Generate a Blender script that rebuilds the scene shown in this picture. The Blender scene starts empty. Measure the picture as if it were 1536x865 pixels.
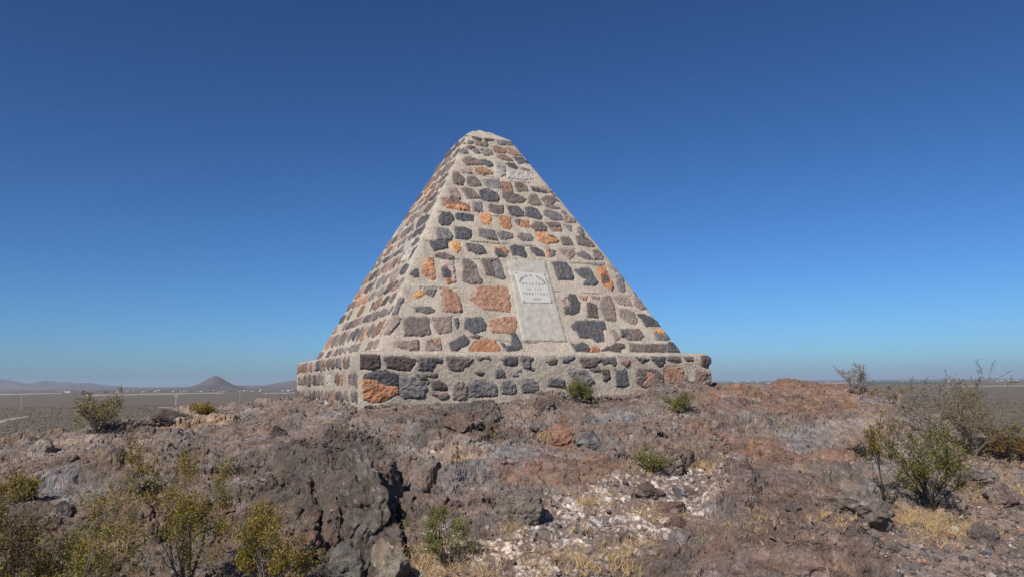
import bpy, math, random
import numpy as np
from mathutils import Vector, Matrix

# ------------------------------------------------------------------ camera, world, sun, exposure
scene = bpy.context.scene
C = scene.collection
EYE = 1.6
FPX, PITCH, ROLL = 1100.0, 0.1270, -0.0100          # focal length in photo pixels (1536 wide), tilt up, roll
FWD = Vector((0, math.cos(PITCH), math.sin(PITCH)))
RIGHT = Vector((1, 0, 0))
UP = Vector((0, -math.sin(PITCH), math.cos(PITCH)))
CX = RIGHT * math.cos(ROLL) + UP * math.sin(ROLL)
CY = UP * math.cos(ROLL) - RIGHT * math.sin(ROLL)
cam_d = bpy.data.cameras.new('camera'); cam = bpy.data.objects.new('camera', cam_d); C.objects.link(cam)
cam.matrix_world = Matrix(((CX.x, CY.x, -FWD.x, 0), (CX.y, CY.y, -FWD.y, 0), (CX.z, CY.z, -FWD.z, EYE), (0, 0, 0, 1)))
cam_d.sensor_width = 36; cam_d.lens = FPX / 1536 * 36
cam_d.clip_start = 0.05; cam_d.clip_end = 200000
scene.camera = cam

SUN_EL = math.radians(41); SUN_AZ = math.radians(208)     # azimuth clockwise from +Y: behind the camera, to its left
world = bpy.data.worlds.new('World'); scene.world = world; world.use_nodes = True
wn = world.node_tree; wn.nodes.clear()
sky = wn.nodes.new('ShaderNodeTexSky'); sky.sky_type = 'NISHITA'; sky.sun_disc = False
sky.sun_elevation = SUN_EL; sky.sun_rotation = SUN_AZ
sky.altitude = 500; sky.air_density = 0.8; sky.dust_density = 1.1; sky.ozone_density = 10
bg = wn.nodes.new('ShaderNodeBackground'); bg.inputs['Strength'].default_value = 0.064
wo = wn.nodes.new('ShaderNodeOutputWorld')
skg = wn.nodes.new('ShaderNodeGamma'); skg.inputs[1].default_value = 1.3       # deeper, cleaner blue of dry desert air
wn.links.new(sky.outputs[0], skg.inputs[0]); skm = wn.nodes.new('ShaderNodeMix'); skm.data_type = 'RGBA'; skm.blend_type = 'MULTIPLY'; skm.inputs[0].default_value = 1; skm.inputs[7].default_value = (0.91, 1.025, 0.95, 1)
wn.links.new(skg.outputs[0], skm.inputs[6]); wn.links.new(skm.outputs[2], bg.inputs[0]); wn.links.new(bg.outputs[0], wo.inputs[0])
sun_d = bpy.data.lights.new('sun', 'SUN'); sun_d.energy = 4.8; sun_d.angle = math.radians(0.53); sun_d.color = (1, 0.955, 0.90)
sun = bpy.data.objects.new('sun', sun_d); C.objects.link(sun)
sdir = Vector((math.sin(SUN_AZ) * math.cos(SUN_EL), math.cos(SUN_AZ) * math.cos(SUN_EL), math.sin(SUN_EL)))
sun.rotation_euler = sdir.to_track_quat('Z', 'Y').to_euler(); sun.location = sdir * 60
scene.view_settings.view_transform = 'Standard'; scene.view_settings.look = 'None'
scene.view_settings.exposure = 0.0; scene.view_settings.gamma = 1.0; scene.view_settings.use_curve_mapping = False
scene.cycles.use_denoising = False; scene.cycles.use_adaptive_sampling = False; scene.cycles.volume_bounces = 0; scene.cycles.max_bounces = 5; scene.cycles.diffuse_bounces = 3

# ------------------------------------------------------------------ small helpers
f32 = np.float32
def rays(px):
    px = np.asarray(px, float).reshape(-1, 2)
    u = (px[:, 0] - 768) / FPX; v = (432.5 - px[:, 1]) / FPX
    d = np.array(FWD)[None] + u[:, None] * np.array(CX)[None] + v[:, None] * np.array(CY)[None]
    return d
def at_depth(px, Y):                                    # point seen at a photo pixel, Y metres ahead of the camera
    d = rays(px); return d / d[:, 1:2] * np.asarray(Y, float).reshape(-1, 1) + np.array([0, 0, EYE])
def lin(c):
    c = np.asarray(c, float) / 255.0
    return np.where(c <= 0.04045, c / 12.92, ((c + 0.055) / 1.055) ** 2.4)
def sstep(a, b, x):
    t = np.clip((x - a) / (b - a), 0, 1); return t * t * (3 - 2 * t)
def _hash(ix, iy, iz, seed):
    h = (ix.astype(np.uint32) * np.uint32(374761393) + iy.astype(np.uint32) * np.uint32(668265263)
         + iz.astype(np.uint32) * np.uint32(2147483647 - 58) + np.uint32((seed * 1274126177) & 0xffffffff))
    h = (h ^ (h >> np.uint32(13))) * np.uint32(1274126177)
    h = (h ^ (h >> np.uint32(16))) * np.uint32(2246822519)
    return h ^ (h >> np.uint32(15))
def _u(h): return (h & np.uint32(0xffffff)).astype(f32) / f32(16777216.0)
def noise2(x, y, seed=0):                               # gradient noise, about -1..1
    x = np.asarray(x, f32); y = np.asarray(y, f32)
    xi = np.floor(x); yi = np.floor(y); fx = x - xi; fy = y - yi
    xi = xi.astype(np.int32); yi = yi.astype(np.int32); z = np.zeros_like(xi)
    ux = fx * fx * fx * (fx * (fx * 6 - 15) + 10); uy = fy * fy * fy * (fy * (fy * 6 - 15) + 10)
    def g(dx, dy):
        a = _u(_hash(xi + dx, yi + dy, z, seed)) * f32(6.2831853)
        return np.cos(a) * (fx - dx) + np.sin(a) * (fy - dy)
    a = g(0, 0); b = g(1, 0); c = g(0, 1); d = g(1, 1)
    return ((a + (b - a) * ux) * (1 - uy) + (c + (d - c) * ux) * uy) * f32(1.5)
def noise3(x, y, z, seed=0):                            # value noise in 3D, -1..1
    x = np.asarray(x, f32); y = np.asarray(y, f32); z = np.asarray(z, f32)
    xi = np.floor(x); yi = np.floor(y); zi = np.floor(z); fx = x - xi; fy = y - yi; fz = z - zi
    xi = xi.astype(np.int32); yi = yi.astype(np.int32); zi = zi.astype(np.int32)
    ux = fx * fx * (3 - 2 * fx); uy = fy * fy * (3 - 2 * fy); uz = fz * fz * (3 - 2 * fz)
    r = 0
    for dx in (0, 1):
        for dy in (0, 1):
            for dz in (0, 1):
                w = (ux if dx else 1 - ux) * (uy if dy else 1 - uy) * (uz if dz else 1 - uz)
                r = r + w * _u(_hash(xi + dx, yi + dy, zi + dz, seed))
    return r * 2 - 1
def fbm2(x, y, octv=4, seed=0, gain=0.5, ridged=False):
    s = 0; a = 1.0; n = 0
    for k in range(octv):
        v = noise2(x, y, seed + k * 17)
        if ridged: v = 1 - 2 * np.abs(v)
        s = s + a * v; n += a; a *= gain
        x, y = (x * 1.62 + y * 1.18) + 3.1, (y * 1.62 - x * 1.18) + 7.7
    return s / n
def fbm3(x, y, z, octv=4, seed=0, gain=0.5):
    s = 0; a = 1.0; n = 0
    for k in range(octv):
        s = s + a * noise3(x, y, z, seed + k * 13); n += a; a *= gain; x = x * 2.03 + 5; y = y * 2.03 + 9; z = z * 2.03 + 2
    return s / n
def cells(x, y, seed):                                  # Voronoi: distance to the border, cell's random numbers, offset to its seed
    x = np.asarray(x, f32); y = np.asarray(y, f32)
    xi = np.floor(x).astype(np.int32); yi = np.floor(y).astype(np.int32)
    z = np.zeros_like(xi)
    d1 = np.full(x.shape, 9, f32); d2 = np.full(x.shape, 9, f32)
    bx = np.zeros(x.shape, f32); by = np.zeros(x.shape, f32); bh = np.zeros(x.shape, np.uint32)
    for dx in (-1, 0, 1):
        for dy in (-1, 0, 1):
            h = _hash(xi + dx, yi + dy, z, seed)
            px = (xi + dx) + f32(0.1) + f32(0.8) * _u(h); py = (yi + dy) + f32(0.1) + f32(0.8) * _u(h * np.uint32(2654435761) ^ (h >> np.uint32(7)))
            ox = x - px; oy = y - py; d = ox * ox + oy * oy
            m = d < d1
            d2 = np.where(m, d1, np.minimum(d2, d)); d1 = np.where(m, d, d1)
            bx = np.where(m, ox, bx); by = np.where(m, oy, by); bh = np.where(m, h, bh)
    r = [_u(bh * np.uint32(k) ^ (bh >> np.uint32(9))) for k in (2246822519, 3266489917, 668265263, 374761393)]
    return np.sqrt(d2) - np.sqrt(d1), r, bx, by
def facets3(x, y, z, seed, tilt=1.0):                   # broken, planar facets in 3D: height of each cell's own plane, distance to its border, random
    x, y, z = (np.asarray(q, f32) for q in (x, y, z))
    xi = np.floor(x).astype(np.int32); yi = np.floor(y).astype(np.int32); zi = np.floor(z).astype(np.int32)
    d1 = np.full(x.shape, 9, f32); d2 = np.full(x.shape, 9, f32); bh = np.zeros(x.shape, np.uint32); bx = np.zeros(x.shape, f32); by = bx.copy(); bz = bx.copy()
    for dx in (-1, 0, 1):
        for dy in (-1, 0, 1):
            for dz in (-1, 0, 1):
                h = _hash(xi + dx, yi + dy, zi + dz, seed)
                ox = x - (xi + dx) - _u(h); oy = y - (yi + dy) - _u(h * np.uint32(2654435761) ^ (h >> np.uint32(7))); oz = z - (zi + dz) - _u(h * np.uint32(3266489917) ^ (h >> np.uint32(5)))
                d = ox * ox + oy * oy + oz * oz; m = d < d1
                d2 = np.where(m, d1, np.minimum(d2, d)); d1 = np.where(m, d, d1); bh = np.where(m, h, bh)
                bx = np.where(m, ox, bx); by = np.where(m, oy, by); bz = np.where(m, oz, bz)
    r = [_u(bh * np.uint32(k) ^ (bh >> np.uint32(9))) for k in (2246822519, 3266489917, 668265263, 374761393)]
    e = np.sqrt(d2) - np.sqrt(d1)
    return (r[0] - 0.5) + tilt * 2 * (bx * (r[1] - 0.5) + by * (r[2] - 0.5) + bz * (r[3] - 0.5)), e, r
def poly_sdf(P, x, y):                                  # signed distance to polygon P (positive inside)
    P = np.asarray(P, f32); Q = np.roll(P, -1, 0)
    best = np.full(x.shape, 1e9, f32); ins = np.zeros(x.shape, bool)
    for (ax, ay), (bx, by) in zip(P, Q):
        ex, ey = bx - ax, by - ay; L = ex * ex + ey * ey + 1e-12
        t = np.clip(((x - ax) * ex + (y - ay) * ey) / L, 0, 1)
        best = np.minimum(best, (x - ax - t * ex) ** 2 + (y - ay - t * ey) ** 2)
        c = (ay > y) != (by > y)
        ins ^= c & (x < ex * (y - ay) / (ey if abs(ey) > 1e-9 else 1e-9) + ax)
    d = np.sqrt(best); return np.where(ins, d, -d)

def mesh_obj(name, V, quads=None, tris=None, mats=(), parent=None, smooth=True, col=None, attrs=None, midx=None):
    V = np.asarray(V, f32).reshape(-1, 3)
    nq = 0 if quads is None else len(quads); nt = 0 if tris is None else len(tris)
    me = bpy.data.meshes.new(name); me.vertices.add(len(V)); me.vertices.foreach_set('co', V.ravel())
    loops = np.concatenate([np.asarray(a, np.int32).ravel() for a in (quads, tris) if a is not None and len(a)])
    me.loops.add(len(loops)); me.loops.foreach_set('vertex_index', loops)
    me.polygons.add(nq + nt)
    starts = np.concatenate([np.arange(nq, dtype=np.int32) * 4, nq * 4 + np.arange(nt, dtype=np.int32) * 3])
    me.polygons.foreach_set('loop_start', starts)
    me.polygons.foreach_set('use_smooth', np.full(nq + nt, smooth, bool))
    if midx is not None: me.polygons.foreach_set('material_index', np.asarray(midx, np.int32))
    if col is not None:
        a = me.attributes.new('Col', 'FLOAT_COLOR', 'POINT')
        c = np.ones((len(V), 4), f32); c[:, :3] = col; a.data.foreach_set('color', c.ravel())
    for k, v in (attrs or {}).items():
        a = me.attributes.new(k, 'FLOAT', 'POINT'); a.data.foreach_set('value', np.asarray(v, f32))
    for m in (mats if isinstance(mats, (list, tuple)) else [mats]): me.materials.append(m)
    me.update(); me.validate()
    o = bpy.data.objects.new(name, me); C.objects.link(o)
    if parent is not None: o.parent = parent
    return o
def grid_quads(nr, nc, off=0, wrap=False):
    i = np.arange(nr - 1)[:, None] * nc; j = np.arange(nc if wrap else nc - 1)[None]
    j2 = (j + 1) % nc
    return np.stack([i + j, i + j2, i + nc + j2, i + nc + j], -1).reshape(-1, 4) + off
def tag(o, label=None, cat=None, group=None, kind=None):
    if label: o['label'] = label
    if cat: o['category'] = cat
    if group: o['group'] = group
    if kind: o['kind'] = kind
    return o
def empty(name, loc, label, cat, group=None):
    o = bpy.data.objects.new(name, None); C.objects.link(o); o.location = loc; o.empty_display_size = 0.1
    return tag(o, label, cat, group)

# ------------------------------------------------------------------ materials
class NT:
    def __init__(s, name):
        s.m = bpy.data.materials.new(name); s.m.use_nodes = True; s.t = s.m.node_tree
        s.b = s.t.nodes['Principled BSDF']
    def n(s, typ, **kw):
        nd = s.t.nodes.new(typ)
        for k, v in kw.items():
            if k.startswith('i_'): nd.inputs[int(k[2:]) if k[2:].isdigit() else k[2:].replace('_', ' ')].default_value = v
            else: setattr(nd, k, v)
        return nd
    def l(s, a, b): s.t.links.new(a, b)
    def noise(s, vec, scale, detail=6, rough=0.6):
        nd = s.n('ShaderNodeTexNoise'); nd.inputs['Scale'].default_value = scale; nd.inputs['Detail'].default_value = detail
        nd.inputs['Roughness'].default_value = rough; s.l(vec, nd.inputs['Vector']); return nd.outputs['Fac']
    def ramp(s, fac, stops):
        nd = s.n('ShaderNodeValToRGB'); e = nd.color_ramp.elements
        while len(e) < len(stops): e.new(0.5)
        for q, (p, c) in zip(e, stops): q.position = p; q.color = (*c, 1) if len(c) == 3 else c
        s.l(fac, nd.inputs[0]); return nd.outputs[0]
    def mix(s, fac, a, b, mode='MIX'):
        nd = s.n('ShaderNodeMix', data_type='RGBA', blend_type=mode)
        for sock, v in ((nd.inputs[0], fac), (nd.inputs[6], a), (nd.inputs[7], b)):
            if hasattr(v, 'is_output'): s.l(v, sock)
            elif isinstance(v, (int, float)): sock.default_value = v
            else: sock.default_value = (*v, 1)
        return nd.outputs[2]
    def bump(s, h, strength, dist):
        nd = s.n('ShaderNodeBump'); nd.inputs['Strength'].default_value = strength; nd.inputs['Distance'].default_value = dist
        s.l(h, nd.inputs['Height']); s.l(nd.outputs[0], s.b.inputs['Normal'])
def g3(v): return (v, v, v)
def coord(nt): return nt.n('ShaderNodeTexCoord').outputs['Object']

def mat_attr(name, lo, hi, scale, bump_scale, bstr, bdist, rough=0.92, spec=0.2, speck=None):
    """colour from the mesh's own colour layer, broken up by noise"""
    n = NT(name); v = coord(n)
    a = n.n('ShaderNodeAttribute', attribute_name='Col').outputs['Color']
    f = n.noise(v, scale, 8, 0.65)
    c = n.mix(1.0, a, n.ramp(f, [(0.25, g3(lo)), (0.75, g3(hi))]), 'MULTIPLY')
    f2 = n.noise(v, scale * 5.3, 4, 0.7)
    c = n.mix(0.8, c, n.ramp(f2, [(0.3, g3(0.72)), (0.7, g3(1.25))]), 'MULTIPLY')
    if speck:
        f3 = n.noise(v, speck[0], 3, 0.6)
        c = n.mix(n.ramp(f3, [(speck[1], g3(0)), (speck[1] + 0.06, g3(1))]), c, speck[2])
    n.l(c, n.b.inputs['Base Color']); n.b.inputs['Roughness'].default_value = rough
    n.b.inputs['Specular IOR Level'].default_value = spec
    n.bump(n.noise(v, bump_scale, 8, 0.68), bstr, bdist)
    return n.m
M_MASON = mat_attr('rubble_masonry', 0.78, 1.22, 7, 38, 0.5, 0.013)
M_ROCK = mat_attr('volcanic_rock', 0.72, 1.4, 9, 24, 0.9, 0.05)
M_STONE = mat_attr('loose_stone', 0.75, 1.25, 12, 40, 0.8, 0.02)
def plain_mat(name, col, var=0.25, scale=8, bscale=60, bstr=0.3, bdist=0.01, rough=0.9):
    n = NT(name); v = coord(n)
    f = n.noise(v, scale, 8, 0.65)
    c = np.array(col)
    n.l(n.ramp(f, [(0.3, tuple(c * (1 - var))), (0.7, tuple(c * (1 + var)))]), n.b.inputs['Base Color'])
    n.b.inputs['Roughness'].default_value = rough; n.b.inputs['Specular IOR Level'].default_value = 0.2
    n.bump(n.noise(v, bscale, 6, 0.6), bstr, bdist)
    return n.m
def leaf_mat(name, c0, c1, trans=0.25):
    n = NT(name)
    r = n.n('ShaderNodeObjectInfo'); g = n.n('ShaderNodeNewGeometry')
    n.l(n.ramp(g.outputs['Random Per Island'], [(0.0, c0), (0.6, c1), (1.0, tuple(np.array(c1) * np.array([1.5, 1.15, 1.0])))]), n.b.inputs['Base Color'])
    n.b.inputs['Roughness'].default_value = 0.55; n.b.inputs['Specular IOR Level'].default_value = 0.3
    t = n.n('ShaderNodeBsdfTranslucent'); t.inputs['Color'].default_value = (*np.array(c1) * 1.3, 1)
    mx = n.n('ShaderNodeMixShader'); mx.inputs[0].default_value = trans
    out = n.t.nodes['Material Output']
    n.l(n.b.outputs[0], mx.inputs[1]); n.l(t.outputs[0], mx.inputs[2]); n.l(mx.outputs[0], out.inputs['Surface'])
    return n.m
M_LEAF_OLIVE = leaf_mat('leaf_olive', (0.18, 0.12, 0.025), (0.23, 0.195, 0.04))
M_LEAF_YEL = leaf_mat('leaf_yellow_green', (0.165, 0.115, 0.02), (0.24, 0.19, 0.032))
M_LEAF_BIG = leaf_mat('leaf_big_bush', (0.125, 0.108, 0.022), (0.175, 0.17, 0.034))
M_LEAF_RUST = leaf_mat('leaf_rusty', (0.16, 0.075, 0.025), (0.17, 0.13, 0.035))
M_LEAF_GREEN = leaf_mat('leaf_fresh', (0.11, 0.11, 0.024), (0.18, 0.18, 0.04))
M_LEAF_DRAB = leaf_mat('leaf_drab', (0.20, 0.145, 0.05), (0.26, 0.205, 0.075))
M_TWIG = plain_mat('grey_twig', (0.17, 0.14, 0.118), 0.4, 20)
M_TWIG_DARK = plain_mat('dark_twig', (0.045, 0.040, 0.038), 0.4, 20)
M_STRAW = leaf_mat('straw', (0.42, 0.29, 0.13), (0.55, 0.41, 0.20), 0.2)

# ------------------------------------------------------------------ the hilltop: heights
CP = []      # control points x, y, z
for px, py, Y in [(530, 609, 7.75), (620, 605, 8.1), (700, 601, 8.4), (800, 594, 8.7), (870, 589, 8.95), (960, 582, 9.25), (1068, 578, 9.6),
                  (445, 606, 11.9), (490, 610, 9.6),
                  (600, 640, 6.9), (600, 700, 5.95), (600, 760, 5.25), (600, 865, 4.5), (500, 650, 6.7), (500, 740, 5.4),
                  (750, 640, 7.2), (760, 700, 6.15), (900, 640, 7.5), (900, 700, 6.35), (900, 760, 5.5), (900, 865, 4.5), (760, 780, 5.2), (760, 865, 4.45),
                  (1180, 578, 11.2), (1270, 585, 11.6), (1200, 640, 8.2), (1200, 700, 6.7), (1200, 770, 5.55), (1200, 865, 4.55), (1080, 640, 7.9),
                  (1400, 680, 8.4), (1400, 770, 6.2), (1400, 865, 4.85), (1536, 715, 8.0), (1536, 780, 6.2), (1536, 865, 4.9),
                  (1350, 606, 11.6), (1450, 640, 10.6), (1560, 665, 9.8), (1300, 720, 6.9), (1330, 640, 9.0),
                  (440, 607, 11.4), (330, 614, 10.8), (230, 627, 9.5), (110, 652, 8.5), (0, 676, 8.0), (-250, 735, 7.2),
                  (200, 690, 6.9), (0, 730, 6.5), (200, 765, 5.4), (0, 810, 5.1), (0, 865, 4.5), (300, 865, 4.4), (400, 690, 6.5), (400, 780, 5.2), (330, 650, 7.8)]:
    CP.append(at_depth([(px, py)], Y)[0])
for x, y, z in [(-8, 14, -2.7), (0, 16, -1), (-1, 11, -.33), (1.5, 12.5, -.25), (6, 16, -1.9), (10, 14.5, -3), (-6.5, 11.5, -1.7), (-10, 9, -2.7), (12.5, 9, -2.2), (-9, 5, -2.2),
                (0, 0, -1.62), (-3, 0, -1.85), (3, 0, -1.7), (0, 2, -1.5), (-3, 2, -1.62), (3, 2.5, -1.55), (0, -4, -2.2), (8, 3, -1.9), (-5, 14.5, -1.3), (3.5, 14, -.8)]:
    CP.append(np.array([x, y, z + EYE]))
CP = np.array(CP)
def _k(d2): return np.sqrt(d2 + 0.05)
_n = len(CP)
_d2 = ((CP[:, None, :2] - CP[None, :, :2]) ** 2).sum(-1)
_A = np.zeros((_n + 3, _n + 3)); _A[:_n, :_n] = _k(_d2) - 0.03 * np.eye(_n)
_A[:_n, _n] = 1; _A[:_n, _n + 1:] = CP[:, :2]; _A[_n:, :_n] = _A[:_n, _n:].T
_W = np.linalg.solve(_A, np.concatenate([CP[:, 2], np.zeros(3)]))
PLAIN_Z = EYE - 60.0
def base_h(x, y):
    x = np.asarray(x, f32); y = np.asarray(y, f32)
    s = np.full(x.shape, _W[_n], f32) + f32(_W[_n + 1]) * x + f32(_W[_n + 2]) * y
    for k in range(_n):
        s += f32(_W[k]) * np.sqrt((x - f32(CP[k, 0])) ** 2 + (y - f32(CP[k, 1])) ** 2 + f32(0.05))
    r = np.sqrt(x * x + (y - 8) ** 2)
    cone = EYE - 1.6 - 0.52 * (r - 9.5)
    w = sstep(9.0, 13.5, r)
    return s * (1 - w) + np.minimum(s, cone) * w if False else s * (1 - w) + cone * w

def G(px):           # photo pixels -> ground x, y on the smooth hill
    px = np.asarray(px, float).reshape(-1, 2); out = []
    d = rays(px); d = d / d[:, 1:2]
    Y = np.geomspace(2.2, 16, 700)
    for q in d:
        h = base_h(Y * q[0], Y) ; z = EYE + Y * q[2]
        b = np.nonzero(z <= h)[0]
        k = b[0] if len(b) else len(Y) - 1
        out.append((Y[k] * q[0], Y[k]))
    return np.array(out, f32)

# large shapes of the outcrop, outlined where they stand on the hill: outline, lift in metres, edge softness
FEAT = [
    ([(497, 655), (560, 664), (590, 692), (592, 755), (575, 795), (505, 800), (480, 750), (470, 700)], 0.20, 0.035),
    ([(400, 690), (480, 668), (498, 700), (482, 745), (440, 770), (395, 745)], 0.10, 0.05),
    ([(588, 672), (622, 690), (615, 745), (592, 760), (590, 700)], -0.16, 0.04),
    ([(505, 800), (525, 775), (528, 800), (512, 840), (495, 842)], -0.18, 0.03),
    ([(528, 825), (545, 818), (556, 865), (530, 865)], -0.22, 0.025),
    ([(500, 830), (524, 822), (530, 880), (480, 880)], 0.12, 0.03),
    ([(556, 800), (600, 775), (606, 830), (596, 865), (560, 865)], 0.10, 0.03),
    ([(640, 615), (745, 612), (742, 652), (700, 672), (640, 660), (600, 640)], 0.13, 0.04),
    ([(600, 668), (690, 676), (660, 720), (620, 735), (596, 700)], 0.05, 0.03),
    ([(700, 672), (755, 640), (880, 650), (940, 690), (830, 735), (700, 730), (640, 750)], 0.08, 0.05),
    ([(885, 650), (985, 640), (1012, 670), (1000, 690), (960, 676), (900, 690)], 0.10, 0.03),
    ([(1010, 640), (1080, 655), (1085, 685), (1040, 692), (1006, 680)], 0.09, 0.03),
    ([(1095, 690), (1120, 700), (1140, 760), (1110, 790), (1075, 780), (1078, 730)], 0.20, 0.06),
    ([(1120, 780), (1230, 765), (1320, 820), (1340, 870), (1090, 880), (1085, 815)], 0.15, 0.07),
    ([(1150, 705), (1250, 730), (1290, 790), (1170, 780), (1120, 740)], 0.06, 0.08),
    ([(160, 720), (215, 710), (238, 728), (230, 770), (190, 812), (172, 790)], 0.16, 0.05),
    ([(75, 745), (120, 742), (135, 765), (90, 775)], -0.10, 0.03),
    ([(130, 690), (215, 680), (255, 690), (235, 712), (150, 708)], 0.06, 0.04),
    ([(230, 665), (270, 655), (300, 672), (262, 685)], 0.08, 0.03),
    ([(0, 672), (60, 668), (75, 688), (20, 698), (-20, 690)], 0.10, 0.04),
    ([(1085, 578), (1200, 570), (1290, 586), (1280, 606), (1180, 602), (1090, 598)], 0.02, 0.06),
    ([(790, 590), (830, 584), (852, 600), (830, 616), (790, 612)], 0.09, 0.04),
    ([(1440, 690), (1480, 705), (1470, 730), (1446, 722)], 0.10, 0.03),
]
FEAT = [(G(p), h * 0.72, e) for p, h, e in FEAT]
CRACK = [([(762, 640), (735, 655), (700, 676), (682, 684)], 0.10, 0.022), ([(682, 684), (664, 712), (650, 730), (640, 745)], 0.09, 0.022),
         ([(596, 770), (602, 800), (606, 835)], 0.12, 0.025), ([(1090, 776), (1112, 770), (1116, 776)], 0.12, 0.03),
         ([(1250, 838), (1266, 844), (1285, 848), (1310, 842)], 0.06, 0.014), ([(775, 770), (808, 762), (812, 780)], 0.07, 0.02),
         ([(470, 690), (476, 740), (482, 790)], 0.10, 0.03), ([(405, 690), (415, 735)], 0.09, 0.03), ([(845, 745), (880, 735), (905, 738)], 0.09, 0.025),
         ([(1270, 762), (1300, 752), (1330, 768)], 0.09, 0.03)]
CRACK = [(G(p), d * 0.8, w) for p, d, w in CRACK]
def zone(polys, x, y, soft):
    m = np.zeros(np.shape(x), f32)
    for p in polys: m = np.maximum(m, sstep(-soft, soft, poly_sdf(p, x, y)))
    return m
Z_GRAVEL = [G([(1320, 800), (1380, 770), (1450, 770), (1480, 720), (1620, 715), (1700, 900), (1360, 900)])]
Z_CALICHE = [G([(640, 790), (700, 800), (760, 790), (812, 782), (860, 745), (960, 700), (1060, 690), (1090, 710), (1070, 780), (1010, 800), (960, 830), (860, 870), (700, 890), (600, 850)])]
Z_RED = [G(p) for p in ([(755, 700), (830, 690), (920, 690), (940, 715), (870, 735), (770, 742), (735, 722)], [(815, 640), (850, 624), (868, 636), (850, 675), (825, 678)],
         [(1040, 640), (1150, 640), (1230, 690), (1200, 705), (1110, 690), (1060, 690)], [(1060, 585), (1290, 580), (1290, 615), (1150, 622), (1060, 620)],
         [(885, 640), (920, 630), (930, 650), (890, 655)], [(455, 800), (495, 790), (500, 815), (450, 865), (380, 865)], [(1190, 690), (1240, 700), (1300, 690), (1290, 665), (1180, 670)])]
Z_PURPLE = [G([(1080, 690), (1150, 700), (1300, 790), (1340, 890), (1000, 900), (980, 820), (1075, 790)])]
Z_BROWN = [G([(-300, 740), (0, 700), (180, 690), (300, 700), (480, 690), (480, 800), (440, 890), (-300, 900)])]
Z_DARK = [G(p) for p in ([(470, 660), (560, 660), (600, 690), (600, 770), (570, 800), (480, 800), (440, 770), (400, 740), (405, 690)], [(490, 800), (600, 780), (600, 870), (480, 870)], [(640, 618), (750, 612), (740, 655), (640, 660)])]
Z_PALE = [G(p) for p in ([(20, 690), (110, 655), (160, 648), (150, 672), (60, 695)], [(620, 668), (700, 660), (740, 676), (690, 700), (630, 690)], [(1240, 640), (1330, 620), (1340, 650), (1240, 660)])]
Z_BLUE = [G(p) for p in ([(700, 690), (760, 665), (830, 680), (800, 700), (720, 730), (650, 760)], [(1120, 650), (1200, 640), (1280, 640), (1240, 665), (1140, 670)], [(870, 620), (930, 612), (960, 630), (900, 650)],
          [(30, 730), (120, 712), (170, 730), (90, 750)], [(385, 655), (450, 640), (450, 655), (390, 670)])]
Z_TAN = [G(p) for p in ([(1320, 770), (1440, 755), (1500, 770), (1450, 800), (1340, 800)], [(1450, 700), (1500, 690), (1520, 740), (1460, 730)], [(630, 835), (720, 830), (760, 900), (630, 900)], [(230, 640), (300, 622), (350, 630), (290, 650)])]

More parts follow.
